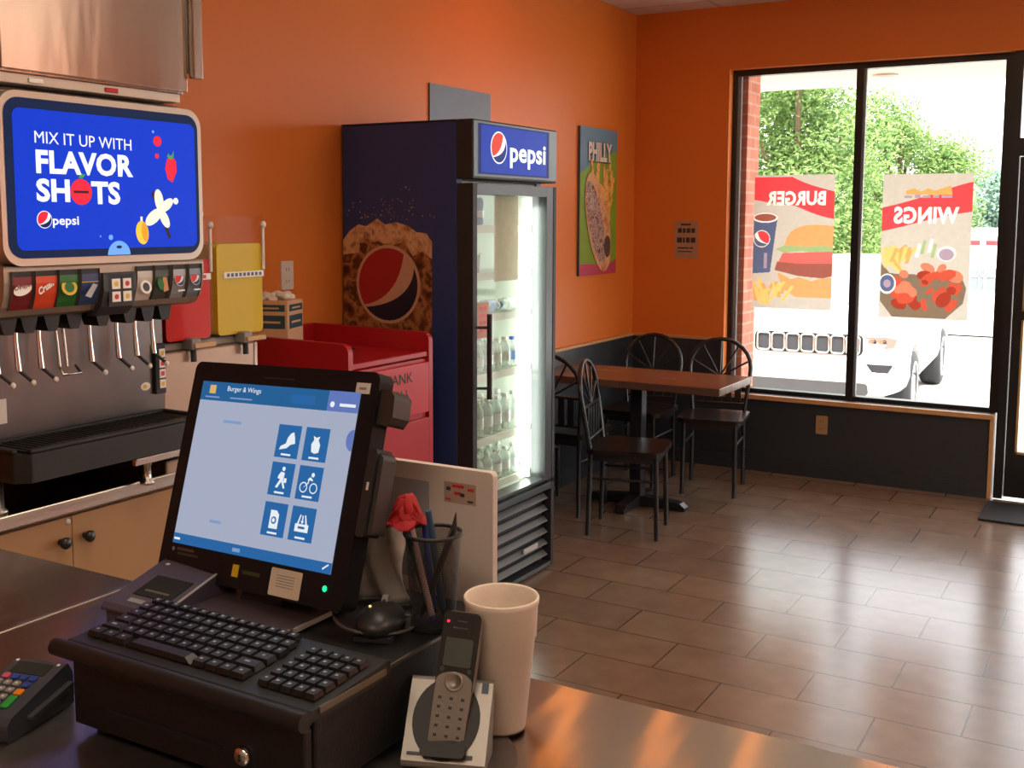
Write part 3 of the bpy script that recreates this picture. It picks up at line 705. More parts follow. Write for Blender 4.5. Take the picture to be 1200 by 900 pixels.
# printed side: cola glass with ice, round emblem
COLA = mottle('cola_print', ['#2a100b', '#6b3820', '#b07a4c', '#3a1a10', '#8a5432'], 13, .4, detail=8); ICE = mottle('ice_print', ['#7d5236', '#c39468', '#dcb68c', '#9a6a46'], 22, .4, detail=8)
P = PY(CY0)
g = MB()
g.poly([(-1.785, 1.17), (-1.785, 1.53), (-1.75, 1.57), (-1.70, 1.60), (-1.66, 1.592), (-1.60, 1.625), (-1.56, 1.60), (-1.50, 1.61), (-1.44, 1.595), (-1.40, 1.57), (-1.35, 1.565), (-1.322, 1.53), (-1.325, 1.06), (-1.785, 1.06)], P, .0010, COLA)
g.poly([(-1.785, 1.47), (-1.785, 1.53), (-1.75, 1.57), (-1.70, 1.60), (-1.66, 1.592), (-1.60, 1.625), (-1.56, 1.60), (-1.50, 1.61), (-1.44, 1.595), (-1.40, 1.57), (-1.35, 1.565), (-1.322, 1.53), (-1.323, 1.46), (-1.37, 1.49), (-1.42, 1.47), (-1.46, 1.53), (-1.53, 1.51), (-1.60, 1.53), (-1.69, 1.52), (-1.70, 1.48)], P, .0018, ICE)
for q in () and ((-1.78, 1.42, .035, .1), (-1.74, 1.30, .03, .06), (-1.40, 1.40, .05, .05), (-1.36, 1.30, .035, .08), (-1.44, 1.55, .04, .04), (-1.72, 1.2, .04, .05)):
    g.disc(q[0] + .03, q[1], q[2], P, .0024, ICE, 9, q[3], random.uniform(0, 2))
for i in range(60):
    a = random.gauss(-1.55, .09); v = 1.62 + abs(random.gauss(0, .05)); g.disc(a, v, random.uniform(.0015, .004), P, .0015, ICE, 6)
globe(g, P, -1.546, 1.349, .166, .0032, pm('emblem_cream', '#c9a184', .4), pm('emblem_red', '#a52226', .4), pm('emblem_navy', '#151d33', .4), step=.0008)
part('side_graphic', g, t, True, label='printed glass of iced cola with a round red, white and blue emblem')
# lit sign
sg = MB().box(CXB, CXF, CY0, CY1, 1.785, 2.022, BLKM)
part('sign_box', sg, t, True, .006)
sf = MB(); P = PX(CXF)
SGB = glow('sign_blue', '#0a3cb4', .72); SGD = glow('sign_edge_blue', '#0a2070', .55); SGW = glow('sign_white', '#ffffff', 1.0); SGR = glow('sign_red', '#e2402c', .9); SGN = glow('sign_navy', '#0c2a80', .7)
sf.rect(CY0 + .008, CY1 - .004, 1.796, 2.016, P, .0006, pm('sign_grey_frame', '#5c6468', .35, .4))
sf.rect(CY0 + .04, CY1 - .075, 1.806, 2.008, P, .0014, SGD); sf.rect(CY0 + .06, CY1 - .10, 1.812, 2.002, P, .002, SGB)
globe(sf, P, .346, 1.917, .066, .0028, SGW, SGR, SGN)
sf.text('pepsi', .437, .752, 1.838, 1.945, P, .003, SGW, .025)
part('sign_face', sf, t, True)
# door
DG = pm('door_frame_grey', '#4a4e50', .35, .5, .05)
d0, d1 = .425, 1.768
dm = MB()
dm.box(CXB + .004, CXF, CY0 + .002, CY0 + .034, d0, d1, BLKM).box(CXB + .004, CXF, CY1 - .09, CY1 - .002, d0, d1, DG).box(CXB + .004, CXF, CY0 + .034, CY1 - .09, d1 - .045, d1, DG).box(CXB + .004, CXF, CY0 + .034, CY1 - .09, d0, d0 + .012, DG)
dm.box(CXF, CXF + .002, CY1 - .028, CY1 - .002, d0, d1, BLKM)
dor = part('door', dm, t, True, .003)
part('glass_pane', MB().box(-1.15, -1.145, CY0 + .03, CY1 - .085, d0 + .01, d1 - .04, COOLGL), dor, True)
hd = MB().tube([(-1.083, .207, .89), (-1.083, .207, 1.24)], .011, BLK, 12)
for z in (.935, 1.185): hd.tube([(-1.083, .207, z), (-1.128, .178, z)], .006, BLK, 8)
part('handle', hd, dor, True)
pp = MB().rect(.354, .556, 1.534, 1.735, PX(-1.1508), 0, sheet('beige_notice_paper', '#fae6d6', .65)).rect(.357, .558, 1.362, 1.545, PX(-1.1525), 0, sheet('beige_notice_paper', '#fae6d6', .65))
part('taped_notice', pp, dor, True, label='two beige paper sheets taped inside the glass')
st = MB().box(-1.144, -1.143, .207, .298, 1.135, 1.282, pm('pink_sticker', '#cf9f8c', .6)); 
for q in range(4): st.rect(.225, .28, 1.16 + q * .03, 1.175 + q * .03, PX(-1.143), .0006, REDP)
part('door_sticker', st, dor, True, label='pink and red paper sticker behind the handle')
# lower grille
gm = MB().box(CXB + .01, CXB + .03, CY0 + .01, CY1 - .01, .05, .40, BLKM)
gm.box(CXB + .03, CXF, CY0 + .004, CY0 + .03, .01, .405, BLKM).box(CXB + .03, CXF, CY1 - .028, CY1, .01, .405, BLKM).box(CXB + .03, CXF, CY0 + .03, CY1 - .028, .01, .03, DG).box(CXB + .03, CXF, CY0 + .03, CY1 - .028, .378, .408, DG)
for i in range(6):
    z = .052 + i * .054
    gm.obox((CXB + .054, (CY0 + CY1) / 2, z + .018), (.006, CY1 - CY0 - .075, .032), Matrix.Rotation(R(-48), 3, 'Y'), pm('grille_slat_grey', '#6a6e70', .4, .4))
part('grille', gm, t, True, .0015)
part('badge', MB().box(CXF - .02, CXF - .012, .60, .73, .118, .142, SILV), t, True, .002)
part('foot', MB().box(CXB - .05, CXB + .02, CY0 + .03, CY1 - .03, 0, .06, BLKM).box(CX0 + .05, CX0 + .12, CY0 + .03, CY1 - .03, 0, .06, BLKM), t, True)
# interior light and shelves
LED = glow('cooler_light', '#fdfff6', 14)
part('light_tube', MB().cyl((-1.205, .725, .45), (-1.205, .725, 1.68), .020, LED, 12), t, True)
SHZ = (.475, .685, .965, 1.22, 1.40, 1.60)
WIRE = pm('white_wire', '#dfe5dc', .4)
for z in SHZ[:]:
    s = MB(); x0, x1 = CX0 + .07, -1.215
    s.box(x1 - .008, x1, CY0 + .055, CY1 - .06, z - .035, z - .003, WIRE)
    s.box(x0, x1 - .008, CY0 + .055, CY0 + .065, z - .014, z - .003, WIRE).box(x0, x1 - .008, CY1 - .07, CY1 - .06, z - .014, z - .003, WIRE)
    for i in range(18): s.box(x0, x1 - .008, CY0 + .075 + i * .0315, CY0 + .081 + i * .0315, z - .010, z - .003, WIRE)
    part('shelf', s, t, True)

# bottles and cans in the cooler
PET = clear_plastic('clear_bottle_plastic', '#e3efea'); CAPB = pm('blue_cap', '#2f55b4', .4); CAPW = pm('white_cap', '#eef0ee', .4); LBB = pm('blue_bottle_label', '#7fa1d8', .4); LBC = pm('cola_bottle', '#2a1612', .2); LBN = pm('navy_can', '#223a7a', .3, .3); LBW = pm('pale_label', '#dfe8ea', .4)
def bottle(lab, loc, cap, lbl, group, h=.15, r=.027, body=PET):
    t = thing('water_bottle', lab, 'bottle', loc, 0, group)
    part('body', MB().lathe([(0, 0), (r * .9, 0), (r, .006), (r, h * .52), (r * .94, h * .56), (r, h * .6), (r * .9, h * .72), (r * .45, h * .86), (r * .42, h * .93), (0, h * .93)], (0, 0, 0), body, 14), t)
    part('label', MB().lathe([(r * 1.02, h * .2), (r * 1.02, h * .5)], (0, 0, 0), lbl, 14), t)
    part('cap', MB().lathe([(0, h), (r * .46, h), (r * .5, h * .92), (r * .5, h * .9), (0, h * .9)], (0, 0, 0), cap, 12), t)
    return t
def row(first, lab, group, z, xs, ys_):
    k = 0
    for x in xs:
        for yy in ys_:
            o = first if k == 0 else copy_tree(first)
            o.location = (x, yy, z); o['label'] = lab; k += 1
ysb = [CY0 + .10 + i * .076 for i in range(7)]
row(bottle('clear water bottle standing on the bottom shelf of the drinks cooler', (0, 0, 0), CAPW, LBW, 'water bottles on the bottom cooler shelf', .125), 'clear water bottle standing on the bottom shelf of the drinks cooler', 0, SHZ[0], (-1.26, -1.34), ysb[:7])
row(bottle('clear water bottle on the second cooler shelf from the bottom', (0, 0, 0), CAPW, LBW, 'water bottles on the second cooler shelf', .16), 'clear water bottle on the second cooler shelf from the bottom', 0, SHZ[1], (-1.26, -1.34), ysb[:7])
row(bottle('clear water bottle on the cooler shelf level with the door handle', (0, 0, 0), CAPW, LBW, 'water bottles on the middle cooler shelf', .135), 'clear water bottle on the cooler shelf level with the door handle', 0, SHZ[2], (-1.26, -1.34), ysb[:6])
bottle('blue capped water bottle at the right of the cooler shelf level with the door handle', (-1.26, ysb[6] - .01, SHZ[2]), CAPB, LBB, None, .13)
for i in range(3):
    t = bottle(['blue labelled bottle lying at the left of the shelf above the door handle', 'blue labelled bottle lying in the middle of the shelf above the door handle', 'pale bottle lying at the right of the shelf above the door handle'][i], (-1.25, CY0 + .10 + i * .165, SHZ[3] + .0285), CAPB if i < 2 else CAPW, LBB if i < 2 else LBW, None, .17)
    t.rotation_euler = (R(-90), 0, 0)
t0 = thing('drink_can', '', 'can', (0, 0, 0), 0, 'dark blue cans on the top cooler shelf')
part('body', MB().lathe([(0, .0), (.026, .0), (.031, .008), (.031, .1), (.026, .112), (0, .112)], (0, 0, 0), LBN, 16).lathe([(.0313, .03), (.0313, .06)], (0, 0, 0), SILV, 16), t0); part('lid', MB().lathe([(0, .116), (.024, .116), (.026, .112)], (0, 0, 0), SILV, 16), t0)
row(t0, 'dark blue drink can on the top shelf inside the cooler', 0, SHZ[5], (-1.25, -1.32), [CY0 + .09 + i * .068 for i in range(3)])
t = thing('food_tub', 'clear grey tub on the upper cooler shelf below the dark blue cans', 'container', (-1.27, CY0 + .15, SHZ[4]))
part('tub', MB().prism([(-.05, 0), (.05, 0), (.056, .075), (-.056, .075)], PY(0), -.05, .05, pm('grey_tub', '#8d8f87', .3)), t); part('lid', MB().box(-.06, .06, -.056, .056, .0752, .083, WHITE), t)
# ------------------------------------------------------------------ dining table and chairs
def planks(name, cols, w, rough):
    m = bpy.data.materials.new(name); m.use_nodes = True; nt = m.node_tree; N = nt.nodes; L = nt.links; b = N['Principled BSDF']
    tc = N.new('ShaderNodeTexCoord'); mp = N.new('ShaderNodeMapping'); mp.inputs['Scale'].default_value = (1.2, 1 / w, 1)
    no = N.new('ShaderNodeTexNoise'); no.inputs['Scale'].default_value = 1.6; no.inputs['Detail'].default_value = 3
    L.new(tc.outputs['Object'], mp.inputs[0]); L.new(mp.outputs[0], no.inputs['Vector'])
    br = N.new('ShaderNodeTexBrick'); L.new(tc.outputs['Object'], br.inputs['Vector']); br.inputs['Scale'].default_value = 1; br.inputs['Brick Width'].default_value = .9; br.inputs['Row Height'].default_value = w; br.inputs['Mortar Size'].default_value = .0008
    br.inputs['Color1'].default_value = lin(cols[0]) + [1]; br.inputs['Color2'].default_value = lin(cols[1]) + [1]; br.inputs['Mortar'].default_value = lin(cols[2]) + [1]
    mx = N.new('ShaderNodeMix'); mx.data_type = 'RGBA'; mx.blend_type = 'OVERLAY'; mx.inputs[0].default_value = .6
    L.new(br.outputs['Color'], mx.inputs[6]); L.new(no.outputs['Fac'], mx.inputs[7]); L.new(mx.outputs[2], b.inputs['Base Color'])
    b.inputs['Roughness'].default_value = rough
    return m
WOODT = planks('brown_plank_wood', ('#846856', '#6c5342', '#40281c'), .06, .26)
t = thing('dining_table', 'brown plank-top pedestal table in the corner by the window', 'table', (-1.23, 2.08, 0))
part('tabletop', MB().box(-.565, .57, -.27, .262, .708, .75, WOODT), t, bev=.004)
part('column', MB().box(-.035, .035, -.035, .035, .05, .69, BLKMET).box(-.2, .2, -.14, .14, .69, .707, BLKMET), t, bev=.004)
for a, l in ((0, .30), (180, .30), (90, .25), (270, .25)):
    m_ = MB().prism([(.03, .004), (l, .004), (l, .02), (l - .03, .045), (.03, .065)], PY(0), -.03, .03, BLKMET).xf(Matrix.Rotation(R(a), 4, 'Z'))
    part('base_arm', m_, t, bev=.003)

SEATV = pm('black_vinyl_seat', '#1b1614', .32, var=.15, spec=.5)
def chair(lab):
    t = thing('dining_chair', lab, 'chair', (0, 0, 0), 0, None)
    o = part('seat', MB().prism(rrect(-.195, .2, -.195, .195, .05, 6), PZ(0), .432, .458, SEATV), t, bev=.010, seg=3)
    for sx, sy in ((.165, .15), (.165, -.15), (-.17, .155), (-.17, -.155)):
        part('leg', MB().tube([(sx + .012 * (1 if sx > 0 else -1), sy * 1.03, 0), (sx, sy, .43)], [.0125, .0135], BLKMET, 10), t)
    ap = MB()
    for s in (-1, 1): ap.box(-.165, .165, s * .15 - .010, s * .15 + .010, .392, .431, BLKMET)
    ap.box(.155, .175, -.15, .15, .392, .431, BLKMET).box(-.18, -.16, -.15, .15, .392, .431, BLKMET)
    part('seat_frame', ap, t, bev=.002)
    for s in (-1, 1): part('side_stretcher', MB().tube([(-.17, s * .154, .30), (.168, s * .151, .30)], .007, BLKMET, 8), t)
    # arched back, leaning back a little
    bx = lambda z: -.17 - (z - .43) * .16
    hoop = [(-.17, .155, .42), (bx(.52), .165, .52), (bx(.66), .182, .66), (bx(.72), .186, .72)]
    for a in range(15, 180, 15): hoop.append((bx(.72 + .17 * sin(R(a))), .186 * cos(R(a)), .72 + .17 * sin(R(a))))
    hoop += [(x, -y, z) for x, y, z in hoop[:4][::-1]]
    part('back_hoop', MB().tube(hoop, .0125, BLKMET, 10), t)
    hub = (bx(.66), 0, .66)
    rails = MB().tube([(bx(.66), .18, .66), (bx(.66), -.18, .66)], .008, BLKMET, 8).tube([(bx(.50), .163, .50), (bx(.50), -.163, .50)], .008, BLKMET, 8)
    part('back_rail', rails, t)
    for a in (30, 60, 90, 120, 150):
        rr_ = 1 / sqrt((cos(R(a)) / .186) ** 2 + (sin(R(a)) / .23) ** 2)
        e = (cos(R(a)) * rr_, .66 + sin(R(a)) * rr_)
        part('back_spoke', MB().tube([hub, (bx(e[1]), e[0], e[1])], .006, BLKMET, 8), t)
    for yv in (-.115, -.058, 0, .058, .115):
        part('back_slat', MB().box(bx(.58) - .004, bx(.58) + .004, yv - .019, yv + .019, .50, .66, BLKMET), t)
    return t
ch = chair('black metal arch-back chair pulled out beside the near side of the table')
ch.location = (-1.065, 1.585, 0); ch.rotation_euler = (0, 0, R(13))
for lab, x, y, a in (('black arch-back chair half hidden behind the drinks cooler', -1.555, 1.84, 90), ('black arch-back chair in the wall corner behind the table', -1.47, 2.66, -88), ('black arch-back chair under the window at the far right of the table', -.985, 2.65, -79)):
    c = copy_tree(ch); c.location = (x, y, 0); c.rotation_euler = (0, 0, R(a)); c['label'] = lab
ch['group'] = 'dining chairs'
for o in bpy.data.objects:
    if o.name.startswith('dining_chair'): o['group'] = 'arch-back chairs round the table'

single('door_mat', MB().prism(rrect(.50, 1.55, 2.72, 3.16, .02, 4), PZ(.001), 0, .012, pm('black_rubber_mat', '#16181a', .7, bump=.4, scale=120)), 'black rubber mat on the floor inside the glass door', 'mat', (1.02, 2.94, 0), bev=.003)

# ------------------------------------------------------------------ wall posters and notice
FRY = mottle('fries_print', ['#b86a24', '#e8a03c', '#f3c26a', '#d68a30'], 30, .5)
MEATM = mottle('meat_print', ['#3c2220', '#8a6058', '#c9b0a4', '#5b3836', '#d9c6b8'], 30, .5); BUN = mottle('bun_print', ['#c98a56', '#e0b080', '#b8743e'], 14, .5)
P = PX(XL); ps = MB()
Y0, Y1, Z0, Z1 = 2.415, 2.945, 1.275, 2.185
GRP = pm('poster_green', '#7da32f', .45, var=.06); SKB = pm('poster_blue', '#5f8aa3', .45, var=.05); MAG = pm('poster_magenta', '#b83a5a', .45)
ps.prism([(Y0, Z0), (Y1, Z0), (Y1, Z1), (Y0, Z1)], P, .001, .018, pm('poster_edge', '#4a5a78', .5))
ps.rect(Y0, Y1, Z0, Z1, P, .0186, GRP)
ps.poly([(Y0, Z1), (Y0, 1.90)] + bez((Y0, 1.90), (2.55, 1.95), (2.75, 2.06), (Y1, 2.05))[1:] + [(Y1, Z1)], P, .0194, SKB)
ps.poly([(Y0, Z0), (Y1, Z0), (Y1, 1.37)] + bez((Y1, 1.37), (2.8, 1.30), (2.6, 1.36), (Y0, 1.345))[1:], P, .0194, MAG)
for i in range(26):
    u = random.uniform(2.60, 2.90); l = random.uniform(.16, .3); a = min(random.uniform(-.25, .35), (2.928 - u) / l); v = random.uniform(1.56, 1.74); w_ = .014
    ps.poly([(u - w_, v), (u + w_, v), (u + w_ + a * l, v + l), (u - w_ + a * l, v + l)], P, .0202 + i * .0001, FRY)
ps.disc(2.66, 1.60, .145, P, .0236, BUN, 30, .33, R(22)); ps.disc(2.70, 1.575, .13, P, .0242, BUN, 30, .285, R(20)); ps.disc(2.63, 1.60, .095, P, .0248, MEATM, 26, .28, R(24))
ps.disc(2.55, 1.775, .07, P, .0244, pm('ham_print', '#c98a80', .5), 18, .05, R(40)); ps.disc(2.80, 1.45, .05, P, .0254, mottle('pepper_print', ['#2c2a22', '#55443a', '#201c18'], 30), 16, .07)
ps.text('PHILLY', 2.525, 2.86, 1.972, 2.088, P, .0250, BLKM, .06); ps.text('PHILLY', 2.517, 2.852, 1.980, 2.096, P, .0256, pm('poster_cream', '#e2d6cc', .45), .045)
single('poster', ps, 'green and blue poster of a sandwich headed PHILLY on the orange wall', 'poster', (XL, 2.68, Z0))
ps = MB(); Y0, Y1, Z0, Z1 = .822, 1.382, 1.40, 2.27
ps.prism([(Y0, Z0), (Y1, Z0), (Y1, Z1), (Y0, Z1)], P, .001, .008, pm('poster_edge', '#4a5a78', .5)); ps.rect(Y0, Y1, Z0, Z1, P, .0085, pm('poster_slate_blue', '#6f8297', .45, var=.06))
ps.poly([(.90, 2.045), (.99, 2.085), (1.05, 2.07), (1.10, 2.05), (1.10, 1.9), (.9, 1.9)], P, .0091, WHP).rect(.88, 1.32, 1.5, 1.85, P, .0091, BUN)
single('poster', ps, 'slate blue poster on the orange wall rising behind the drinks cooler', 'poster', (XL, 1.1, Z0))
P = PY(YB); ps = MB()
ps.prism([(-1.503, 1.367), (-1.340, 1.367), (-1.340, 1.613), (-1.503, 1.613)], P, 0, .003, pm('notice_tan_paper', '#b08a70', .6))
INK = pm('notice_ink', '#3a2e34', .6)
for z, hh, segs in ((1.535, .030, ((-1.48, -1.452), (-1.446, -1.425), (-1.419, -1.392), (-1.386, -1.36))), (1.470, .034, ((-1.485, -1.45), (-1.444, -1.43), (-1.422, -1.395), (-1.389, -1.357))), (1.43, .010, ((-1.48, -1.40), (-1.395, -1.37))), (1.408, .007, ((-1.48, -1.38),)), (1.583, .012, ((-1.46, -1.39),))):
    for a, b in segs: ps.rect(a, b, z, z + hh, P, .0036, INK)
single('wall_notice', ps, 'small tan paper notice with dark lettering on the orange wall left of the window', 'notice', (-1.42, YB, 1.367))

# ------------------------------------------------------------------ window posters (printed on the outside, seen from behind)
def sp(n, c, t=.55): return sheet('vinyl_' + n, c, t)
V_W = sp('white', '#c4bcae'); V_R = sp('red', '#e2484c'); V_O = sp('orange', '#eea25c'); V_B = sp('bun', '#e6a066'); V_G = sp('green', '#9db27a'); V_N = sp('navy', '#5a6480'); V_M = sp('meat', '#9a5a4c'); V_F = sp('fries', '#f0c070'); V_T = sp('tomato', '#e06a62'); V_C = sp('cream', '#f4efe2'); V_D = sp('wing', '#c2503a'); V_D2 = sp('wing_light', '#dc7a5e'); V_K = sp('bowl', '#7c6a56'); V_P = sp('purple', '#a692a0'); V_L = sp('line', '#c4bcae'); V_D3 = sp('wing_dark', '#9c3a2a')
YP = YB + .118
P = PY(YP); WM = PL((0, YP, 0), (-1, 0, 0), (0, 0, 1)); WM.N = Vector((0, -1, 0))
def MU(x): return -x
k = .0008
X0, X1, Z0, Z1 = -1.004, -.492, 1.052, 1.908
b = RAS(X0, X1, Z0, Z1, V_W)
for z in (1.2, 1.36, 1.44, 1.55, 1.66, 1.85): b.rect(X0, X1, z, z + .004, P, k, V_L)
b.poly([(X0, Z1 - .012), (X0 + .24, Z1 - .012)] + bez((X0 + .24, Z1 - .012), (X0 + .33, 1.85), (X0 + .40, 1.83), (X1, 1.80))[1:] + [(X1, 1.63)] + bez((X1, 1.63), (X1 - .13, 1.65), (X1 - .2, 1.70), (X0 + .25, 1.715))[1:] + bez((X0 + .25, 1.715), (X0 + .12, 1.72), (X0 + .05, 1.745), (X0, 1.75))[1:], P, k * 2, V_R)
b.text('BURGER', -.545, -.925, 1.715, 1.805, WM, k * 4, V_C, .04)
b.poly([(X0, 1.635), (X0 + .155, 1.635), (X0 + .115, 1.285), (X0, 1.275)], P, k * 3, V_N); b.disc(X0 + .075, 1.635, .082, P, k * 4, V_C, 24, .032); b.disc(X0 + .075, 1.637, .072, P, k * 5, V_M, 24, .024)
globe(b, P, X0 + .055, 1.50, .055, k * 5, V_C, V_R, V_N, mir=-1)
b.rect(X0 + .072, X0 + .092, 1.31, 1.41, P, k * 4, V_P)
b.poly([(-.80, 1.455)] + bez((-.80, 1.455), (-.78, 1.60), (-.66, 1.60), (X1, 1.585))[1:] + [(X1, 1.455)], P, k * 3, V_B)
b.poly([(-.855, 1.435), (-.80, 1.46), (-.66, 1.455), (-.55, 1.462), (X1, 1.455), (X1, 1.425), (-.60, 1.415), (-.70, 1.425), (-.80, 1.41)], P, k * 4, V_G)
b.poly([(-.835, 1.355), (-.81, 1.41), (X1, 1.425), (X1, 1.345), (-.8, 1.335)], P, k * 5, V_T)
b.poly([(-.86, 1.30), (-.845, 1.355), (-.7, 1.345), (X1, 1.35), (X1, 1.27), (-.55, 1.255), (-.7, 1.265)], P, k * 6, V_M)
b.poly([(-.84, 1.275), (-.83, 1.285), (-.75, 1.245), (-.7, 1.26), (-.62, 1.235), (-.56, 1.255), (X1, 1.26), (X1, 1.13), (-.72, 1.13), (-.80, 1.18)], P, k * 5, V_B)
for i in range(18):
    u = random.uniform(X0 + .02, -.80); v = random.uniform(1.075, 1.15); a = random.uniform(-.7, .9); l = .1; w_ = .012
    q = [(u - w_, v), (u + w_, v), (u + w_ + a * l, v + l), (u - w_ + a * l, v + l)]
    b.poly([(min(max(x, X0), X1), z) for x, z in q], P, k * 6 + i * .0001, V_F if i % 3 else V_O)
b = b.bake(MB(), P, 0)
single('window_poster', b, 'translucent window poster of a burger and drink cup, its word BURGER seen mirrored', 'poster', ((X0 + X1) / 2, YP, Z0))
X0, X1, Z0, Z1 = -.200, .314, 1.028, 1.902
b = RAS(X0, X1, Z0, Z1, V_W)
for z in (1.1, 1.18, 1.3, 1.52, 1.87): b.rect(X0, X1, z, z + .004, P, k, V_L)
b.poly([(X0, 1.555)] + bez((X0, 1.555), (0, 1.60), (.1, 1.645), (X1, 1.675))[1:] + [(X1, 1.85)] + bez((X1, 1.85), (.2, 1.83), (.05, 1.755), (X0, 1.70))[1:], P, k * 2, V_R)
b.text('WINGS', .243, -.132, 1.602, 1.705, WM, k * 4, V_C, .04)
for i, (a, c_) in enumerate(((.20, .14), (.125, .09), (.075, .03), (.02, -.015), (-.03, -.075))): b.rect(c_, a, 1.758, 1.772 + .022 * (i % 2), P, k * 4, V_P)
b.poly([(-.07, 1.80), (-.02, 1.815), (.02, 1.795), (.06, 1.815), (.10, 1.80), (.19, 1.83), (.2, 1.775), (-.06, 1.778)], P, k * 3, V_O)
b.poly([(X0 + .005, 1.13), (X0 + .005, 1.36), (-.14, 1.30), (.27, 1.29), (.30, 1.22), (.285, 1.13), (.19, 1.035), (-.12, 1.035)], P, k * 2, V_K)
for i in range(22):
    u = random.uniform(-.18, -.02); v = random.uniform(1.31, 1.40); a = random.uniform(-1, 1); l = .085; w_ = .011
    b.poly([(max(u - w_, X0), v), (u + w_, v), (max(u + w_ + a * l, X0 + .01), v + l), (max(u - w_ + a * l, X0), v + l)], P, k * 3 + i * .0001, V_F if i % 3 else V_O)
for i, (u, v) in enumerate(((.0, 1.40), (.03, 1.42), (.07, 1.43), (.09, 1.40))): b.poly([(u, v), (u + .02, v), (u + .035, v + .08), (u + .018, v + .085)], P, k * 3, V_G if i % 2 else V_C)
b.disc(.18, 1.425, .055, P, k * 3, V_C, 20, .045); b.disc(.18, 1.42, .043, P, k * 4, V_P, 20, .036)
for i in range(34):
    u = random.uniform(-.10, .25); v = random.uniform(1.09, 1.37 - abs(u - .08) * .35); r_1 = random.uniform(.022, .055); r_2 = r_1 * random.uniform(.5, .9)
    b.disc(u, v, r_1, P, k * 4 + i * .0001, (V_D, V_D2, V_D, V_D3)[i % 4], 10, r_2, random.uniform(0, 3))
b.disc(-.155, 1.235, .052, P, k * 9, V_C, 20, .062); b.disc(-.155, 1.238, .043, P, k * 10, V_N, 20, .052); b.disc(-.155, 1.236, .022, P, k * 11, V_P, 16, .025)
b = b.bake(MB(), P, 0)
single('window_poster', b, 'translucent window poster of chicken wings and fries, its word WINGS seen mirrored', 'poster', ((X0 + X1) / 2, YP, Z0))
# ------------------------------------------------------------------ service counter in front
CT = 1.0; CYF, CYB = -3.03, -2.31
t = thing('service_counter', 'stainless steel service counter with the till in the foreground', 'counter', (.8, -2.67, 0))
part('base_cabinet', MB().box(-1.05, 2.75, CYF + .05, CYB - .03, .1, CT - .042, TANCAB).box(-1.05, 2.75, CYF + .1, CYB - .06, 0, .1, DARKW), t, True, .004)
part('worktop', MB().box(-1.1, -.270, CYF, CYB, CT - .04, CT, STEEL_H), t, True, .003)
part('worktop', MB().box(-.262, 2.8, CYF, CYB, CT - .04, CT, STEEL_H), t, True, .003)
part('seam_strip', MB().box(-.270, -.262, CYF + .002, CYB - .002, CT - .03, CT + .0012, STEEL), t, True)
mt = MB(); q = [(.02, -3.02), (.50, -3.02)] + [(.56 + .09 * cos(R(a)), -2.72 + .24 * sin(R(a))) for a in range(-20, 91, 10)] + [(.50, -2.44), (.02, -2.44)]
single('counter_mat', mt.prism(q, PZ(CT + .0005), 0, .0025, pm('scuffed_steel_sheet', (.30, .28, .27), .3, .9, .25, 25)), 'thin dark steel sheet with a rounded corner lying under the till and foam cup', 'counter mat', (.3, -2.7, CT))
CT2 = CT + .0032

# --- cash drawer
DX0_, DX1_, DY0, DY1, DZ = .112, .482, -2.742, -2.365, 1.112
t = thing('cash_drawer', 'black metal cash drawer with key lock under the keyboard and till', 'cash drawer', (.3, -2.55, CT2))
CDM = pm('black_textured_steel', '#121213', .45, var=.15, scale=200, bump=.15)
part('case', MB().box(DX0_, DX1_, DY0 + .014, DY1, CT2 + .012, DZ, CDM), t, True, .003)
fp = part('drawer_front', MB().box(DX0_ + .003, DX1_ - .003, DY0, DY0 + .013, CT2 + .014, DZ - .018, CDM).box(DX0_ + .002, DX1_ - .002, DY0 - .004, DY0 + .013, DZ - .015, DZ - .002, CDM), t, True, .002)
part('media_slot', MB().box(.175, .36, DY0 - .0015, DY0 + .003, 1.044, 1.049, pm('slot_black', '#050505', .8)), fp, True)
part('lock', MB().lathe([(0, 0), (.011, 0), (.011, .005), (.008, .007), (0, .0075)], (.393, DY0, 1.047), CHROME, 18, Matrix.Rotation(R(90), 4, 'X')).box(.392, .394, DY0 - .0085, DY0 - .007, 1.043, 1.051, BLKM), fp, True)
part('edge_highlight', MB().box(DX1_ - .002, DX1_ + .0015, -2.66, -2.45, DZ - .001, DZ + .003, STEEL), t, True)  # highlight on the drawer's top right edge, modelled as a steel strip
for x in (.14, .46):
    for yy in (-2.715, -2.39): part('foot', MB().cyl((x, yy, CT2), (x, yy, CT2 + .012), .012, BLKM, 12), t, True)

# --- keyboard
KBB = pm('keyboard_black', '#19191b', .42, var=.15)
KB0, KB1, KY0, KY1 = .118, .498, -2.758, -2.615
t = thing('keyboard', 'black keyboard with white key legends lying on the cash drawer', 'keyboard', (.308, -2.69, DZ + .001), (R(0), 0, R(-.5)))
kb = MB(); hx = (KB1 - KB0) / 2; y0 = KY0 + 2.69; y1 = KY1 + 2.69
P = PL((0, 0, 0), (0, 1, 0), (0, 0, 1))
kb.prism([(y0 + .006, 0), (y1, 0), (y1, .020), (y0 + .022, .012), (y0 + .006, .012)], P, -hx, hx, KBB)
part('case', kb, t, bev=.003)
part('front_roll', MB().tube([(-hx - .012, y0 - .0015, .004), (hx, y0 - .0015, .004)], .0105, KBB, 14), t)
part('right_edge', MB().box(hx - .001, hx + .002, y0 + .02, y1 - .01, .006, .013, pm('keyboard_edge', '#6b6252', .4, .3)), t)
LEG = pm('key_legend', '#a9aaac', .6, var=.02)
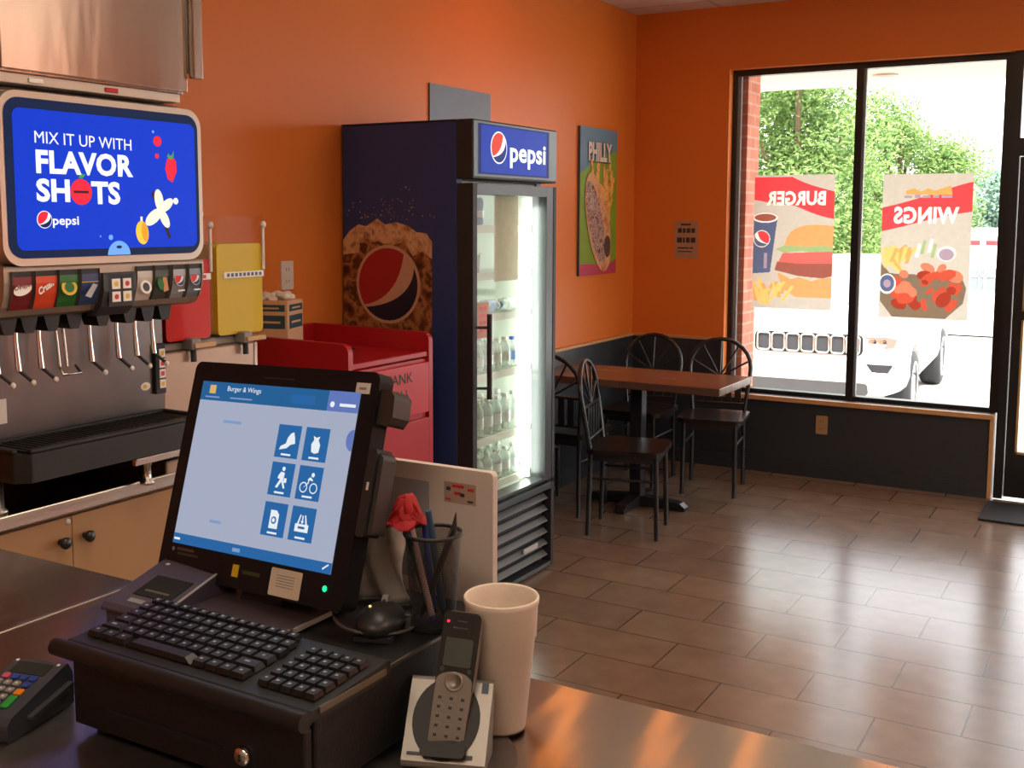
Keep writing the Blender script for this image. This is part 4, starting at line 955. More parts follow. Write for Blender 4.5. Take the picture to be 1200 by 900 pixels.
def kmesh(w, d, leg):
    m_ = MB(); a = w / 2; b_ = d / 2; h = .006
    vs_ = [(-a, -b_, 0), (a, -b_, 0), (a, b_, 0), (-a, b_, 0), (-a * .82, -b_ * .72, h), (a * .82, -b_ * .72, h), (a * .82, b_ * .85, h), (-a * .82, b_ * .85, h)]
    m_.add(vs_, [(0, 1, 5, 4), (1, 2, 6, 5), (2, 3, 7, 6), (3, 0, 4, 7), (4, 5, 6, 7)], KBB)
    if leg: m_.rect(-.003 if w < .03 else -.006, .001 if w < .03 else .002, -.0006, .0026, PZ(0), h + .0003, LEG)
    return m_.mesh('key')
KM = {}
def key(x, r, w, d=.0165, leg=True):
    kk = (round(w, 4), round(d, 4), leg)
    if kk not in KM: KM[kk] = kmesh(w, d, leg)
    o = bpy.data.objects.new('key', KM[kk]); COL.objects.link(o); o.parent = t
    yy = y0 + .034 + r * .0192
    o.location = (x, yy, .0135 + (yy - y0 - .022) * .066); o.rotation_euler = (R(3.8), 0, 0)
    return o
u = .0182; xl = -hx + .010
rows = [[1.3, 1.2, 1.2, 6.0, 1.1, 1.1, 1.1, 1.2], [2.1] + [1] * 10 + [2.1], [1.7] + [1] * 11 + [1.5], [1.4] + [1] * 12 + [.8], [1.0] * 14 + [.2], [.9] * 15]
for r, ws in enumerate(rows):
    x = xl
    for wk in ws:
        if wk > .4: key(x + wk * u / 2, r, wk * u - .002, .0165 if r < 5 else .012, leg=(wk < 4))
        x += wk * u
for r in range(5):
    x = xl + 15 * u + .004
    for c_ in range(5 if r > 2 else 5):
        if r in (1,) and c_ > 1: pass
        key(x + c_ * .0165 + .008, r, .0148)

# --- till screen
CS = Vector((.2, -2.498, 1.289))
RM = Matrix.Rotation(R(-5.175), 3, 'Z') @ Matrix.Rotation(R(-17.3), 3, 'X') @ Matrix.Rotation(R(-2.18), 3, 'Y')
SU, SV, SN = RM @ Vector((1, 0, 0)), RM @ Vector((0, 0, 1)), RM @ Vector((0, -1, 0))
P = PL(CS, SU, SV); M4 = Matrix.Translation(CS) @ RM.to_4x4()
t = thing('till_terminal', 'black touch-screen till showing a blue and white order menu', 'cash register', (.22, -2.5, DZ + .001))
BZ = pm('black_gloss_bezel', '#1d1d21', .4, var=.2, spec=.15)
part('screen_housing', MB().prism(rrect(-.176, .180, -.157, .145, .012, 5), P, -.028, -.001, BZ), t, True, .004)
part('rear_shell', MB().prism(rrect(-.12, .14, -.12, .10, .02, 5), P, -.075, -.028, BLKM), t, True, .006)
WARM = glow('screen_white', '#a7b1c8', .78); UBL = glow('screen_blue', '#2a6cae', .72); UBD = glow('screen_header', '#2767a0', .7); UIC = glow('screen_icon', '#d8e0e6', .95); UTX = glow('screen_text', '#7f9ccb', .8); UPU = glow('screen_violet', '#5f76b8', .85); UYE = glow('screen_yellow', '#d6b46a', .8)
s = MB(); k = .0004
s.rect(-.1525, .1525, -.114, .117, P, 0, WARM); s.rect(-.1525, .1525, .090, .117, P, k, UBD); s.rect(.098, .1525, .090, .117, P, k * 2, UPU); s.rect(-.1525, .1525, -.114, -.100, P, k, UBL)
s.rect(-.135, -.122, .100, .112, P, k * 2, UYE); s.text('Burger & Wings', -.098, -.030, .103, .112, P, k * 2, UIC); s.rect(-.09, -.045, .0945, .0965, P, k * 2, UTX); s.rect(-.142, -.112, .094, .096, P, k * 2, UTX)
s.disc(.107, .099, .004, P, k * 3, UIC, 10); s.rect(.12, .148, .097, .101, P, k * 3, UIC); s.rect(.03, .075, .096, .108, P, k * 2, UBL)
s.rect(-.095, -.058, .060, .064, P, k, UTX); s.rect(-.085, -.062, -.078, -.074, P, k, UTX); s.rect(-.15, -.138, -.109, -.106, P, k * 2, UIC); s.rect(-.03, -.015, -.110, -.105, P, k * 2, UTX); s.poly([(.138, -.11), (.148, -.103), (.146, -.102), (.137, -.108)], P, k * 2, UIC)
s.poly([(.1525 + .012 * cos(R(a)), .055 + .014 * sin(R(a))) for a in range(90, 271, 15)], P, k, UPU)
for cx in (.038, .0895):
    for cz in (.0445, -.006, -.059):
        s.rect(cx - .0215, cx + .0215, cz - .022, cz + .022, P, k, UBL); s.rect(cx - .009, cx + .009, cz - .019, cz - .0165, P, k * 2, UIC)
def ic(cx, cz, pts): s.poly([(cx + a, cz + b_) for a, b_ in pts], P, k * 2, UIC)
ic(.038, .0445, [(-.014, -.012), (-.012, -.007), (-.003, -.003), (-.001, .005), (.004, .011), (.009, .013), (.012, .006), (.014, -.002), (.006, -.004), (.0, -.009)])
ic(.0895, .0445, [(-.006, -.010), (-.008, .0), (-.004, .006), (-.006, .011), (.0, .009), (.006, .011), (.004, .006), (.008, .0), (.007, -.010), (.0, -.012)])
cx, cz = .038, -.006
s.disc(cx + .002, cz + .014, .003, P, k * 2, UIC, 10); ic(cx, cz, [(-.002, .010), (.005, .009), (.004, -.001), (.009, -.011), (.006, -.012), (.001, -.003), (-.005, -.012), (-.009, -.011), (-.002, .0), (-.007, .001), (-.006, .005)]); s.rect(cx + .005, cx + .010, cz - .004, cz + .002, P, k * 2, UIC)
cx, cz = .0895, -.006
for dx in (-.009, .009):
    s.poly([(cx + dx + r_ * cos(R(a)), cz - .006 + r_ * sin(R(a))) for r_, rng in ((.007, range(0, 361, 20)), (.0055, range(360, -1, -20))) for a in rng], P, k * 2, UIC)
ic(cx, cz, [(-.009, -.006), (-.008, -.006), (.0, .004), (.006, .003), (.006, .005), (.001, .008), (-.003, .005), (-.001, -.001), (-.002, -.001)]); s.disc(cx + .005, cz + .011, .003, P, k * 2, UIC, 10)
cx, cz = .038, -.059
ic(cx, cz, [(-.008, -.012), (.008, -.012), (.008, .007), (.003, .012), (-.008, .012)]); s.disc(cx, cz - .001, .005, P, k * 3, UBL, 14); s.disc(cx, cz - .001, .0028, P, k * 4, UIC, 12)
cx, cz = .0895, -.059
ic(cx, cz, [(-.012, -.010), (.012, -.010), (.012, .0), (-.012, .0)]); ic(cx, cz, [(-.009, .0), (-.005, .012), (-.003, .012), (-.006, .0)]); ic(cx, cz, [(.009, .0), (.005, .012), (.003, .012), (.006, .0)]); ic(cx, cz, [(-.003, .004), (0, .0), (.003, .004), (.001, .004), (.001, .011), (-.001, .011), (-.001, .004)]); s.rect(cx - .006, cx + .006, cz - .006, cz - .003, P, k * 3, UBL)
part('screen', s, t, True, label='lit screen with six blue order buttons')
d_ = MB(); d_.prism([(-.023, -.142), (-.011, -.142), (-.011, -.126), (-.023, -.126)], P, 0, .0006, pm('yellow_badge', '#e0c02c', .4)); d_.rect(-.004, .03, -.136, -.131, P, .0004, pm('badge_text', '#3d4626', .5))
part('badge', d_, t, True, label='small yellow square badge under the screen')
d_ = MB(); d_.prism(rrect(.050, .106, -.154, -.119, .002, 2), P, .0002, .0008, pm('cream_label', '#ddd2c0', .7))
for q in range(5): d_.rect(.062, .094, -.128 - q * .0035, -.127 - q * .0035, P, .0012, GREY)
part('paper_sticker', d_, t, True, label='cream paper sticker on the lower bezel')
d_ = MB(); d_.prism([(.143, .116), (.167, .116), (.167, .130), (.143, .130)], P, .0002, .0008, WHITE).rect(.149, .161, .121, .124, P, .0012, GREY)
part('asset_tag', d_, t, True, label='small white tag at the upper right of the bezel')
part('power_light', MB().disc(.147, -.132, .004, P, .0006, glow('green_led', '#28d890', 1.5), 14), t, True)
d_ = MB().disc(-.148, -.122, .003, P, .0004, GREY, 10); d_.rect(-.140, -.105, -.1225, -.119, P, .0004, pm('bezel_print', '#5a4a48', .6)); d_.rect(-.138, -.095, -.1285, -.1255, P, .0004, DGREY); d_.rect(-.03, .03, .127, .1285, P, .0004, DGREY)
part('bezel_print', d_, t, True)
rd = MB().prism(rrect(.183, .197, -.062, .048, .004, 4), P, -.028, .002, BLKM).prism([(.199, -.058), (.206, -.058), (.206, .038), (.199, .044)], P, -.028, -.002, DGREY)
o = part('card_swipe', rd, t, True, .003); part('indicator', MB().rect(.189, .193, -.004, .006, P, .0026, WHITE), o, True)
part('customer_display', MB().prism([(.181, .080), (.198, .078), (.206, .090), (.204, .116), (.196, .124), (.181, .124)], P, -.040, -.006, pm('dark_box_plastic', '#35302c', .45)), t, True, .004)
ft = MB().box(.150, .322, -2.588, -2.455, DZ + .001, DZ + .010, pm('till_base_plate', '#4a3f42', .35, .2))
part('foot', ft, t, True, .004)
part('foot_edge_highlight', MB().box(.322, .3245, -2.58, -2.47, DZ + .004, DZ + .010, SILV), t, True)  # silver sliver standing in for the highlight along the foot's right edge
part('neck', MB().prism([(-2.535, DZ + .010), (-2.46, DZ + .010), (-2.44, 1.25), (-2.475, 1.25)], PL((0, 0, 0), (0, 1, 0), (0, 0, 1)), .19, .26, BLKM), t, True, .006)
# slot unit at the left of the base
pu = MB(); PUM = pm('violet_grey_plastic', '#4b4554', .4, var=.05)
pu.prism([(-2.638, DZ + .001), (-2.50, DZ + .001), (-2.50, 1.152), (-2.53, 1.150), (-2.632, 1.122), (-2.638, 1.116)], PL((0, 0, 0), (0, 1, 0), (0, 0, 1)), .040, .150, PUM)
pu.box(.042, .109, -2.632, -2.502, CT2, DZ + .0005, PUM)
o = part('receipt_printer', pu, t, True, .003)
Q = PL((0, -2.632, 1.1222), (1, 0, 0), (0, .102, .028))
sl = MB().prism([(.066, .026), (.134, .026), (.134, .072), (.066, .072)], Q, .0002, .0008, pm('slot_black', '#050505', .8)).rect(.078, .122, .036, .040, Q, .0012, pm('slot_bar', '#6a6450', .4, .4)).rect(.072, .100, .010, .018, Q, .0006, GREY)
part('paper_slot', sl, o, True); part('side_trim', MB().prism([(.1465, .0), (.1505, .0), (.1505, .104), (.1465, .104)], Q, .0003, .0016, SILV), o, True)
part('button', MB().disc(.058, .098, .004, Q, .001, WHITE, 10, .0025), o, True)

# --- crumpled receipt hanging behind the till
rc = MB(); nx, nz = 12, 12
xs = [.300 + .082 * i / (nx - 1) for i in range(nx)]; vs_ = []
for j in range(nz):
    f_ = j / (nz - 1)
    for i, x in enumerate(xs):
        vs_.append((x + .012 * (1 - f_) * (i / nx), -2.425 - .010 * sin(pi * f_) - .008 * sin(i * 1.1 + j * .5), DZ + .002 + .112 * f_ + (.010 * sin(i * .9) if j == nz - 1 else 0) - .012 * (1 - f_) * 0))
fs_ = [(j * nx + i, j * nx + i + 1, (j + 1) * nx + i + 1, (j + 1) * nx + i) for j in range(nz - 1) for i in range(nx - 1)]
rc.add(vs_, fs_, sheet('receipt_paper', '#d8d0ca', .2), True)
o = single('paper_receipt', rc, 'crumpled white paper receipt standing behind the till beside the pen cup', 'receipt', (.34, -2.43, DZ))
o.modifiers.new('thick', 'SOLIDIFY').thickness = .0006

# --- mouse
t = thing('computer_mouse', 'black computer mouse with looped cord on the cash drawer beside the keyboard', 'mouse', (.408, -2.515, DZ + .001), R(200))
part('shell', MB().ell((0, 0, .016), (.030, .045, .019), BLK, 20, 12).box(-.024, .024, -.036, .036, 0, .006, BLKM), t)
part('scroll_wheel', MB().cyl((-.004, -.026, .031), (.004, -.026, .031), .008, GREY, 12), t)
part('button_seam', MB().tube([(0, -.044, .018), (0, -.036, .031), (0, -.012, .0362)], .0012, DGREY, 6), t)
part('light', MB().ell((.012, .004, .034), (.002, .002, .0015), glow('amber_led', '#ffd98a', 1.2), 8, 6), t)
cd = [(0, -.044, .008)] + [(.012 - .052 * cos(R(a)) , -.018 + .058 * sin(R(a)), .004 + .0001 * a) for a in range(-50, 221, 15)]
part('cord', MB().tube(cd, .0022, pm('grey_cord', '#4a4744', .5), 6), t)

# --- mesh pen cup with pens
PC = Vector((.452, -2.462, DZ + .001))
t = thing('pen_cup', 'black wire mesh pen cup on the back right corner of the cash drawer', 'pen holder', PC)
def lattice():
    m = bpy.data.materials.new('wire_mesh'); m.use_nodes = True; nt = m.node_tree; N = nt.nodes; L = nt.links; b = N['Principled BSDF']
    b.inputs['Base Color'].default_value = (.012, .012, .013, 1); b.inputs['Roughness'].default_value = .4
    tc = N.new('ShaderNodeTexCoord'); ch_ = N.new('ShaderNodeTexChecker'); ch_.inputs['Scale'].default_value = 800
    L.new(tc.outputs['Object'], ch_.inputs['Vector'])
    tr_ = N.new('ShaderNodeBsdfTransparent'); mx = N.new('ShaderNodeMixShader'); mm = N.new('ShaderNodeMath'); mm.operation = 'MULTIPLY'; mm.inputs[1].default_value = 1.0
    L.new(ch_.outputs['Fac'], mm.inputs[0]); L.new(mm.outputs[0], mx.inputs[0]); L.new(b.outputs[0], mx.inputs[1]); L.new(tr_.outputs[0], mx.inputs[2]); L.new(mx.outputs[0], N['Material Output'].inputs[0])
    return m
part('mesh_wall', MB().lathe([(.0285, .004), (.0355, .120)], (0, 0, 0), lattice(), 32), t)
part('rim', MB().tube([(.036 * cos(a * pi / 16), .036 * sin(a * pi / 16), .121) for a in range(32)], .0026, TRAYB, 8, True), t)
part('base', MB().cyl((0, 0, 0), (0, 0, .006), .0295, BLKMET, 28), t)
def pen(lab, a, b_, col, tip, rad=.0042, clip=None):
    a = PC + Vector(a); b_ = PC + Vector(b_)
    t = thing('pen', lab, 'pen', a)
    part('barrel', MB().tube([a, a + (b_ - a) * .85, b_], [rad, rad, rad * .9], col, 10), t, True)
    part('tip', MB().tube([a + (a - b_).normalized() * .012, a], [.0008, rad * .9], tip, 10), t, True)
    if clip:
        d = (b_ - a).normalized(); s_ = Vector((.0, -1, 0)) * (rad + .0015)
        part('clip', MB().tube([b_ - d * .002, b_ - d * .002 + s_, b_ - d * .035 + s_], .0012, clip, 6), t, True)
BLI = pm('blue_pen_plastic', '#2d3f8f', .35); TEALP = pm('teal_pen_plastic', '#31506b', .35); PINKW = pm('pale_pink_pen', '#b99a94', .4)
pen('pale pen with blue top leaning left in the pen cup', (.010, -.018, .02), (-.028, -.012, .138), PINKW, BLI, clip=BLI)
pen('teal pen sticking up from the middle of the pen cup', (.006, .012, .02), (-.004, -.004, .150), TEALP, BLK, .0046)
pen('dark blue pen at the left back of the pen cup', (-.002, .004, .02), (-.022, .012, .134), BLI, BLK)
pen('black pen leaning right in the pen cup with its pointed tip up', (-.012, -.004, .02), (.028, .006, .130), BLK, BLK, .0045, BLK)
o = bpy.data.objects.get('pen.003'); 
part('upturned_tip', MB().tube([PC + Vector((.028, .006, .130)), PC + Vector((.031, .006, .150))], [.004, .0006], BLK, 10), o, True)
# red flower pen
a = PC + Vector((.0, -.006, .02)); b_ = PC + Vector((-.042, -.006, .126))
t = thing('flower_pen', 'red fabric flower on a pen standing in the pen cup beside the till', 'pen', a)
part('stem', MB().tube([a, b_], .003, pm('green_tape', '#3a5a45', .6), 8), t, True)
fl = MB(); REDF = pm('red_fabric', '#a81019', .7, var=.15, scale=90)
c0 = b_ + Vector((.006, 0, .016))
fl.ell(c0, (.017, .017, .016), REDF, 10, 8)
for i in range(13):
    an = i * 2.4; rr_ = .008 + .0009 * i
    m3 = Matrix.Rotation(an, 3, 'Z') @ Matrix.Rotation(R(78 - 5 * i), 3, 'Y') @ Matrix.Rotation(.4 * (i % 3), 3, 'Z')
    n0 = len(fl.v); fl.ell(c0 + Vector((rr_ * cos(an), rr_ * sin(an), .010 - .0017 * i)), (.017, .016, .0035), REDF, 9, 6, m3)
    for j in range(n0, len(fl.v)): fl.v[j] += Vector((random.uniform(-.001, .001), random.uniform(-.001, .001), random.uniform(-.0015, .0015)))
part('flower_head', fl, t, True)

# --- white board standing behind the till
t = thing('white_board', 'white plastic board with a small printed sticker standing on the counter behind the pen cup', 'board', (.36, -2.335, CT + .001))
part('panel', MB().prism(rrect(.17, .464, CT + .001, 1.286, .006, 4), PY(-2.335), -.012, 0, pm('cream_white_board', '#ddd3ca', .45, var=.03)), t, True, .002)
part('grey_label', MB().prism(rrect(.19, .36, 1.12, 1.262, .004, 3), PY(-2.335), .0002, .0008, pm('pale_grey_film', '#a9abae', .5)), t, True)
d_ = MB(); Q = PY(-2.335)
d_.prism([(.385, 1.237), (.437, 1.237), (.437, 1.266), (.385, 1.266)], Q, .0002, .0008, pm('tan_sticker', '#b89c8c', .6))
for a0, a1, z0, z1, m in ((.399, .418, 1.259, 1.263, REDP), (.389, .396, 1.254, 1.259, DGREY), (.424, .434, 1.256, 1.26, REDP), (.402, .414, 1.249, 1.253, REDP), (.412, .419, 1.247, 1.252, DGREY), (.388, .396, 1.240, 1.243, REDP), (.424, .433, 1.240, 1.243, DGREY)): d_.rect(a0, a1, z0, z1, Q, .0012, m)
part('sticker', d_, t, True, label='tan sticker printed in red and black')

# --- foam cup
FOAM = pm('white_foam', '#e6d8ca', .75, var=.02, scale=180, bump=.06)
t = thing('foam_cup', 'tall white foam cup standing on the counter beside the phone', 'cup', (.556, -2.466, CT2))
part('cup', MB().lathe([(0, .004), (.026, .004), (.029, 0), (.0305, .004), (.0415, .116), (.0432, .119), (.0450, .157), (.0462, .160), (.0465, .166), (.0450, .168), (.0432, .166), (.042, .150), (.039, .11), (.0278, .010), (0, .009)], (-.003, .004, 0), FOAM, 48), t)

# --- cordless phone and its base
t = thing('cordless_phone', 'black and silver cordless handset standing in its charging base', 'phone', (.540, -2.560, CT2 + .0), R(21))
SIL = pm('phone_silver', '#918b84', .36, .5, .04)
hd = MB(); ang = R(70); O = Vector((0, -.022, .022)); HU = Vector((cos(R(5)), 0, -sin(R(5)))).normalized()
hv = Vector((sin(R(5)) * .9, cos(ang), sin(ang))).normalized(); HU = (HU - hv * HU.dot(hv)).normalized()
H = PL(O, HU, hv)
hd.prism(rrect(-.0225, .0225, .060, .152, .007, 4), H, -.024, 0, pm('gloss_black_face', '#141416', .25), SIL)
o = part('handset', hd, t, bev=.003)
part('silver_face', MB().prism([(-.021, .006), (-.014, .0), (.014, .0), (.021, .006), (.0215, .072)] + [(.0215 * cos(R(a)), .072 + .012 * sin(R(a))) for a in range(15, 180, 15)] + [(-.0215, .072)], H, -.022, .0015, SIL), o, bev=.002)
part('display', MB().prism(rrect(-.0165, .0165, .090, .122, .002, 2), H, .0002, .0008, pm('grey_lcd', '#45504a', .25)), o)
part('red_light', MB().disc(-.0165, .140, .0018, H, .0008, glow('red_led', '#ff3050', 1.5), 10), o)
part('earpiece', MB().rect(-.010, .008, .1325, .1345, H, .0006, DGREY).rect(-.006, .006, .1405, .142, H, .0006, DGREY), o)
for s_ in (-.016, .016): part('soft_key', MB().disc(s_, .086, .003, H, .0008, DGREY, 10), o)
part('dial_pad', MB().lathe([(0, .001), (.008, .001), (.0085, .0025), (.011, .0025), (.0115, 0)], H.at(0, .073, .0016), SIL, 20, Matrix((H.U, H.V, H.N)).transposed().to_4x4()), o)
for r in range(5):
    for c_ in range(3):
        part('key', MB().prism(rrect(-.0135 + c_ * .0135 - .005, -.0135 + c_ * .0135 + .005, .009 + r * .0104, .0165 + r * .0104, .003, 3), H, .0015, .0032, pm('phone_key', '#8f8a84', .35, .3)).rect(-.0135 + c_ * .0135 - .002, -.0135 + c_ * .0135 + .002, .0112 + r * .0104, .0143 + r * .0104, H, .0036, DGREY), o)
t = thing('phone_base', 'silver charging base with black oval well holding the cordless handset', 'phone base', (.540, -2.560, CT2), R(21))
bs = MB(); 
bs.prism([(-.035, .001), (.014, .001), (.032, .082), (.024, .086), (-.035, .010)], PL((0, 0, 0), (0, 1, 0), (0, 0, 1)), -.049, .049, SIL)
o = part('body', bs, t, bev=.004)
BF = PL((0, -.035, .010), (1, 0, 0), (0, .059, .076))
part('well', MB().disc(-.002, .048, .040, BF, .0008, TRAYB, 32, .047), t)
part('cradle', MB().prism(rrect(-.026, .026, .004, .020, .005, 3), BF, .001, .012, TRAYB), t, bev=.002)
part('logo', MB().rect(.036, .044, .080, .092, BF, .001, pm('logo_navy', '#23304f', .4)), t)
part('printed_name', MB().rect(-.043, -.026, .006, .010, BF, .001, DGREY), t)
part('indicator', MB().rect(.024, .034, .005, .010, BF, .001, DGREY), t)

# --- card terminal
t = thing('card_terminal', 'dark grey card payment terminal with coloured keys at the left end of the till', 'card reader', (.022, -2.752, CT + .001), R(14))
PT = pm('terminal_plastic', '#3b4048', .42)
b = MB(); b.prism([(-.062, .003), (.058, .003), (.058, .044), (.05, .058), (.046, .059), (-.054, .032), (-.062, .024)], PL((0, 0, 0), (0, 1, 0), (0, 0, 1)), -.040, .036, PT)
o = part('body', b, t, bev=.005)
part('stand', MB().box(-.032, .028, -.05, .05, 0, .004, BLKM), t)
part('side_rail', MB().prism([(-.03, .018), (.05, .030), (.05, .036), (-.03, .023)], PL((0, 0, 0), (0, 1, 0), (0, 0, 1)), .036, .044, DGREY), t, bev=.002)
TF = PL((0, -.054, .032), (1, 0, 0), (0, .1, .027))
part('display', MB().prism(rrect(-.030, .022, .076, .098, .002, 2), TF, .0002, .0008, pm('terminal_lcd', '#2b3634', .2)), t)
for x in (-.034, .028): part('screw', MB().disc(x, .099, .0025, TF, .001, WHITE, 8), t)
KG = pm('terminal_key_grey', '#8d8a86', .4); KBL = pm('terminal_key_blue', '#2f4a9e', .4); KO = pm('terminal_key_orange', '#e8892a', .4); KGR = pm('terminal_key_green', '#2f9a44', .4); KR = pm('terminal_key_red', '#d8452c', .4); KPK = pm('terminal_key_pink', '#d05a7a', .4)
def tk(u, v, m, w_=.0048, h_=.0042):
    part('key', MB().prism(rrect(u - w_, u + w_, v - h_, v + h_, .002, 2), TF, .0005, .0028, m).rect(u - .0015, u + .0015, v - .001, v + .001, TF, .0032, WHITE if m is KG else m), t)
for c_ in range(4): tk(-.026 + c_ * .0135, .068, KPK if c_ == 0 else KBL)
for r in range(4):
    for c_ in range(3): tk(-.028 + c_ * .0135, .056 - r * .0125, KG if not (r == 3 and c_ == 0) else KR)
tk(.0135, .056, KBL); tk(.0135, .042, KO, .0055, .0050); tk(.0135, .024, KGR, .0055, .0105); tk(.0, .0075, KO, .0055, .0045); tk(-.0145, .0065, KG)
# ------------------------------------------------------------------ outside
BRICK = tiled('brick', '#d58c74', '#c97a64', '#d3a28e', .21, .072, .008, .85, 'yz', .3)
struct('brick_pillar', MB().box(-1.62, -1.07, YB + .14, 3.66, -.3, 2.62, BRICK))
struct('brick_wall', MB().box(-7, -1.62, YB + .14, 3.5, -.9, 2.62, BRICK).box(3.9, 9, YB + .16, 3.6, -.9, 2.62, BRICK))
struct('parapet', MB().box(-7, 9, YB + .16, 4.78, 2.64, 3.6, pm('cream_stucco', '#e8dcc4', .8, var=.03)))
SOF = pm('cream_soffit', '#efe6cf', .7, var=.02)
struct('soffit', MB().box(-7, 9, YB + .15, 4.78, 2.60, 2.64, SOF))
t = thing('soffit_light', 'small round recessed light in the cream soffit outside the window', 'light', (-.38, 4.2, 2.6))
part('ring', MB().lathe([(.06, -.001), (.085, -.001), (.085, -.012), (.06, -.012)], (0, 0, 0), SOF, 24), t)
part('lens', MB().cyl((0, 0, -.012), (0, 0, -.006), .06, GREY, 24), t)
CONC = pm('pale_concrete', '#cfc9bf', .85, var=.08, scale=3); ASPH = pm('grey_asphalt', '#b9b7b4', .9, var=.12, scale=6)
struct('sidewalk', MB().box(-9, 12, YB + .14, 6.2, -.9, -.40, CONC))
gz = -.56
gnd = MB(); gy = [6.2, 12, 16, 24, 34, 60, 110]; gzz = [gz, gz, gz - .3, gz - 1.4, gz - 2.4, gz - 2.6, gz - 2.6]
vs_ = []
for y_, z_ in zip(gy, gzz): vs_ += [(-70, y_, z_), (50, y_, z_)]
gnd.add(vs_, [(2 * i, 2 * i + 1, 2 * i + 3, 2 * i + 2) for i in range(len(gy) - 1)], ASPH)
gnd.add([(-70, -30, gz - .1), (50, -30, gz - .1), (50, 6.25, gz - .1), (-70, 6.25, gz - .1)], [(0, 1, 2, 3)], ASPH)
struct('parking_lot', gnd)

# --- white sport utility car nosed up to the window. local: +x forward, y to its left, z up
CARW = pm('white_car_paint', '#eef0ee', .25, var=.01, coat=.6); CGL = pm('car_glass_sky_sheen', '#8d979c', .06, spec=1, coat=1); CHR = CHROME; TIRE = pm('tyre_rubber', '#26282a', .7, var=.2, scale=40); BLC = pm('black_trim', '#222427', .5)  # car glass base lightened to imitate the bright sky reflected in it
t = thing('car', 'white sport utility car parked facing the window with seven-slot chrome grille', 'car', (-1.937, 10.264, gz), R(-87))
def loft(secs, mat, ns=20, pw=4.0):
    m = MB(); vs_ = []
    for x, hw, z0, z1, top in secs:
        zc = (z0 + z1) / 2; hz = (z1 - z0) / 2
        for j in range(ns):
            a = 2 * pi * (j + .5) / ns; c, s_ = cos(a), sin(a)
            yy = hw * math.copysign(abs(c) ** (2 / pw), c); zz = zc + hz * math.copysign(abs(s_) ** (2 / pw), s_)
            if s_ > 0: yy *= 1 - (1 - top) * (zz - zc) / hz
            vs_.append((x, yy, zz))
    fs_ = [(i * ns + j, i * ns + (j + 1) % ns, (i + 1) * ns + (j + 1) % ns, (i + 1) * ns + j) for i in range(len(secs) - 1) for j in range(ns)]
    fs_.append(list(range(ns))[::-1]); fs_.append([(len(secs) - 1) * ns + j for j in range(ns)])
    return m.add(vs_, fs_, mat, True)
body = loft([(2.40, .80, .42, .98, .97), (2.34, .88, .36, 1.04, .97), (2.2, .935, .32, 1.08, .96), (1.9, .965, .30, 1.11, .95), (1.3, .97, .29, 1.14, .95), (.9, .97, .29, 1.15, .95), (-1.8, .97, .30, 1.15, .95), (-2.2, .95, .34, 1.12, .95), (-2.38, .88, .42, 1.05, .95)], CARW, 24, 5)
bo = part('body', body, t)
def cut(o, centers):
    tmp = MB()
    for x, y0, y1 in centers:
        tmp.prism([(x + .46 * cos(R(a)), .38 + .46 * sin(R(a))) for a in range(0, 360, 12)], PL((0, 0, 0), (1, 0, 0), (0, 0, 1)), -y1, -y0, BLC)
    c = bpy.data.objects.new('cutter', tmp.mesh('cutter')); COL.objects.link(c); c.matrix_world = ROOT[o.name]
    md = o.modifiers.new('b', 'BOOLEAN'); md.object = c; md.operation = 'DIFFERENCE'; md.solver = 'EXACT'
    bpy.context.view_layer.update()
    dg = bpy.context.evaluated_depsgraph_get(); me = bpy.data.meshes.new_from_object(o.evaluated_get(dg))
    o.modifiers.clear(); o.data = me
    bpy.data.objects.remove(c)
cut(bo, [(1.42, .62, 1.2), (1.42, -1.2, -.62), (-1.5, .62, 1.2), (-1.5, -1.2, -.62)])
cabin = loft([(1.05, .80, 1.10, 1.16, .98), (.25, .78, 1.10, 1.68, .82), (-.3, .78, 1.10, 1.74, .82), (-1.6, .77, 1.10, 1.72, .82), (-2.1, .75, 1.10, 1.60, .82), (-2.36, .74, 1.10, 1.2, .95)], CARW, 24, 6)
part('cabin', cabin, t)
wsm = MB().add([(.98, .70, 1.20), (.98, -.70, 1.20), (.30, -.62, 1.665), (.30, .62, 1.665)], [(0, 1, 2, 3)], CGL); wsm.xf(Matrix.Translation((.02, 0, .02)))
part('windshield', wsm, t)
for s_ in (1, -1):
    sm = MB()
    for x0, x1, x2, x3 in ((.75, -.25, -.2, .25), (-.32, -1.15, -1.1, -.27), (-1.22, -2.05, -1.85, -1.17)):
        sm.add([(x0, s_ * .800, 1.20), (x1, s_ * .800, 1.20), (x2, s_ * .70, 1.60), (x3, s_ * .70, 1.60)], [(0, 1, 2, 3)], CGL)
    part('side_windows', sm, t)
    part('mirror', MB().ell((.72, s_ * .98, 1.2), (.09, .11, .075), CARW, 14, 10).box(.68, .74, s_ * .85 - .06, s_ * .85 + .06, 1.16, 1.2, BLC), t)
    part('roof_rail', MB().tube([(.0, s_ * .6, 1.75), (-.1, s_ * .6, 1.79), (-1.5, s_ * .6, 1.78), (-1.6, s_ * .6, 1.74)], .018, CHROME, 8), t)
F = PL((2.43, 0, 0), (0, 1, 0), (0, 0, 1))
gr_ = MB(); gr_.prism(rrect(-.56, .56, .79, 1.0, .05, 5), PL((2.36, 0, 0), (0, 1, 0), (0, 0, 1)), 0, .055, BLC)
gp = part('grille', gr_, t)
for i in range(7):
    yc = -.462 + i * .154; sl = MB(); fr_ = rrect(yc - .066, yc + .066, .805, .985, .03, 5)
    pts = [(2.425, a, b_) for a, b_ in fr_]
    sl.tube(pts, .011, CHROME, 6, True); sl.poly(rrect(yc - .055, yc + .055, .815, .975, .025, 4), PL((2.418, 0, 0), (0, 1, 0), (0, 0, 1)), 0, pm('grille_mesh', '#3d4248', .6)); part('slot', sl, gp)
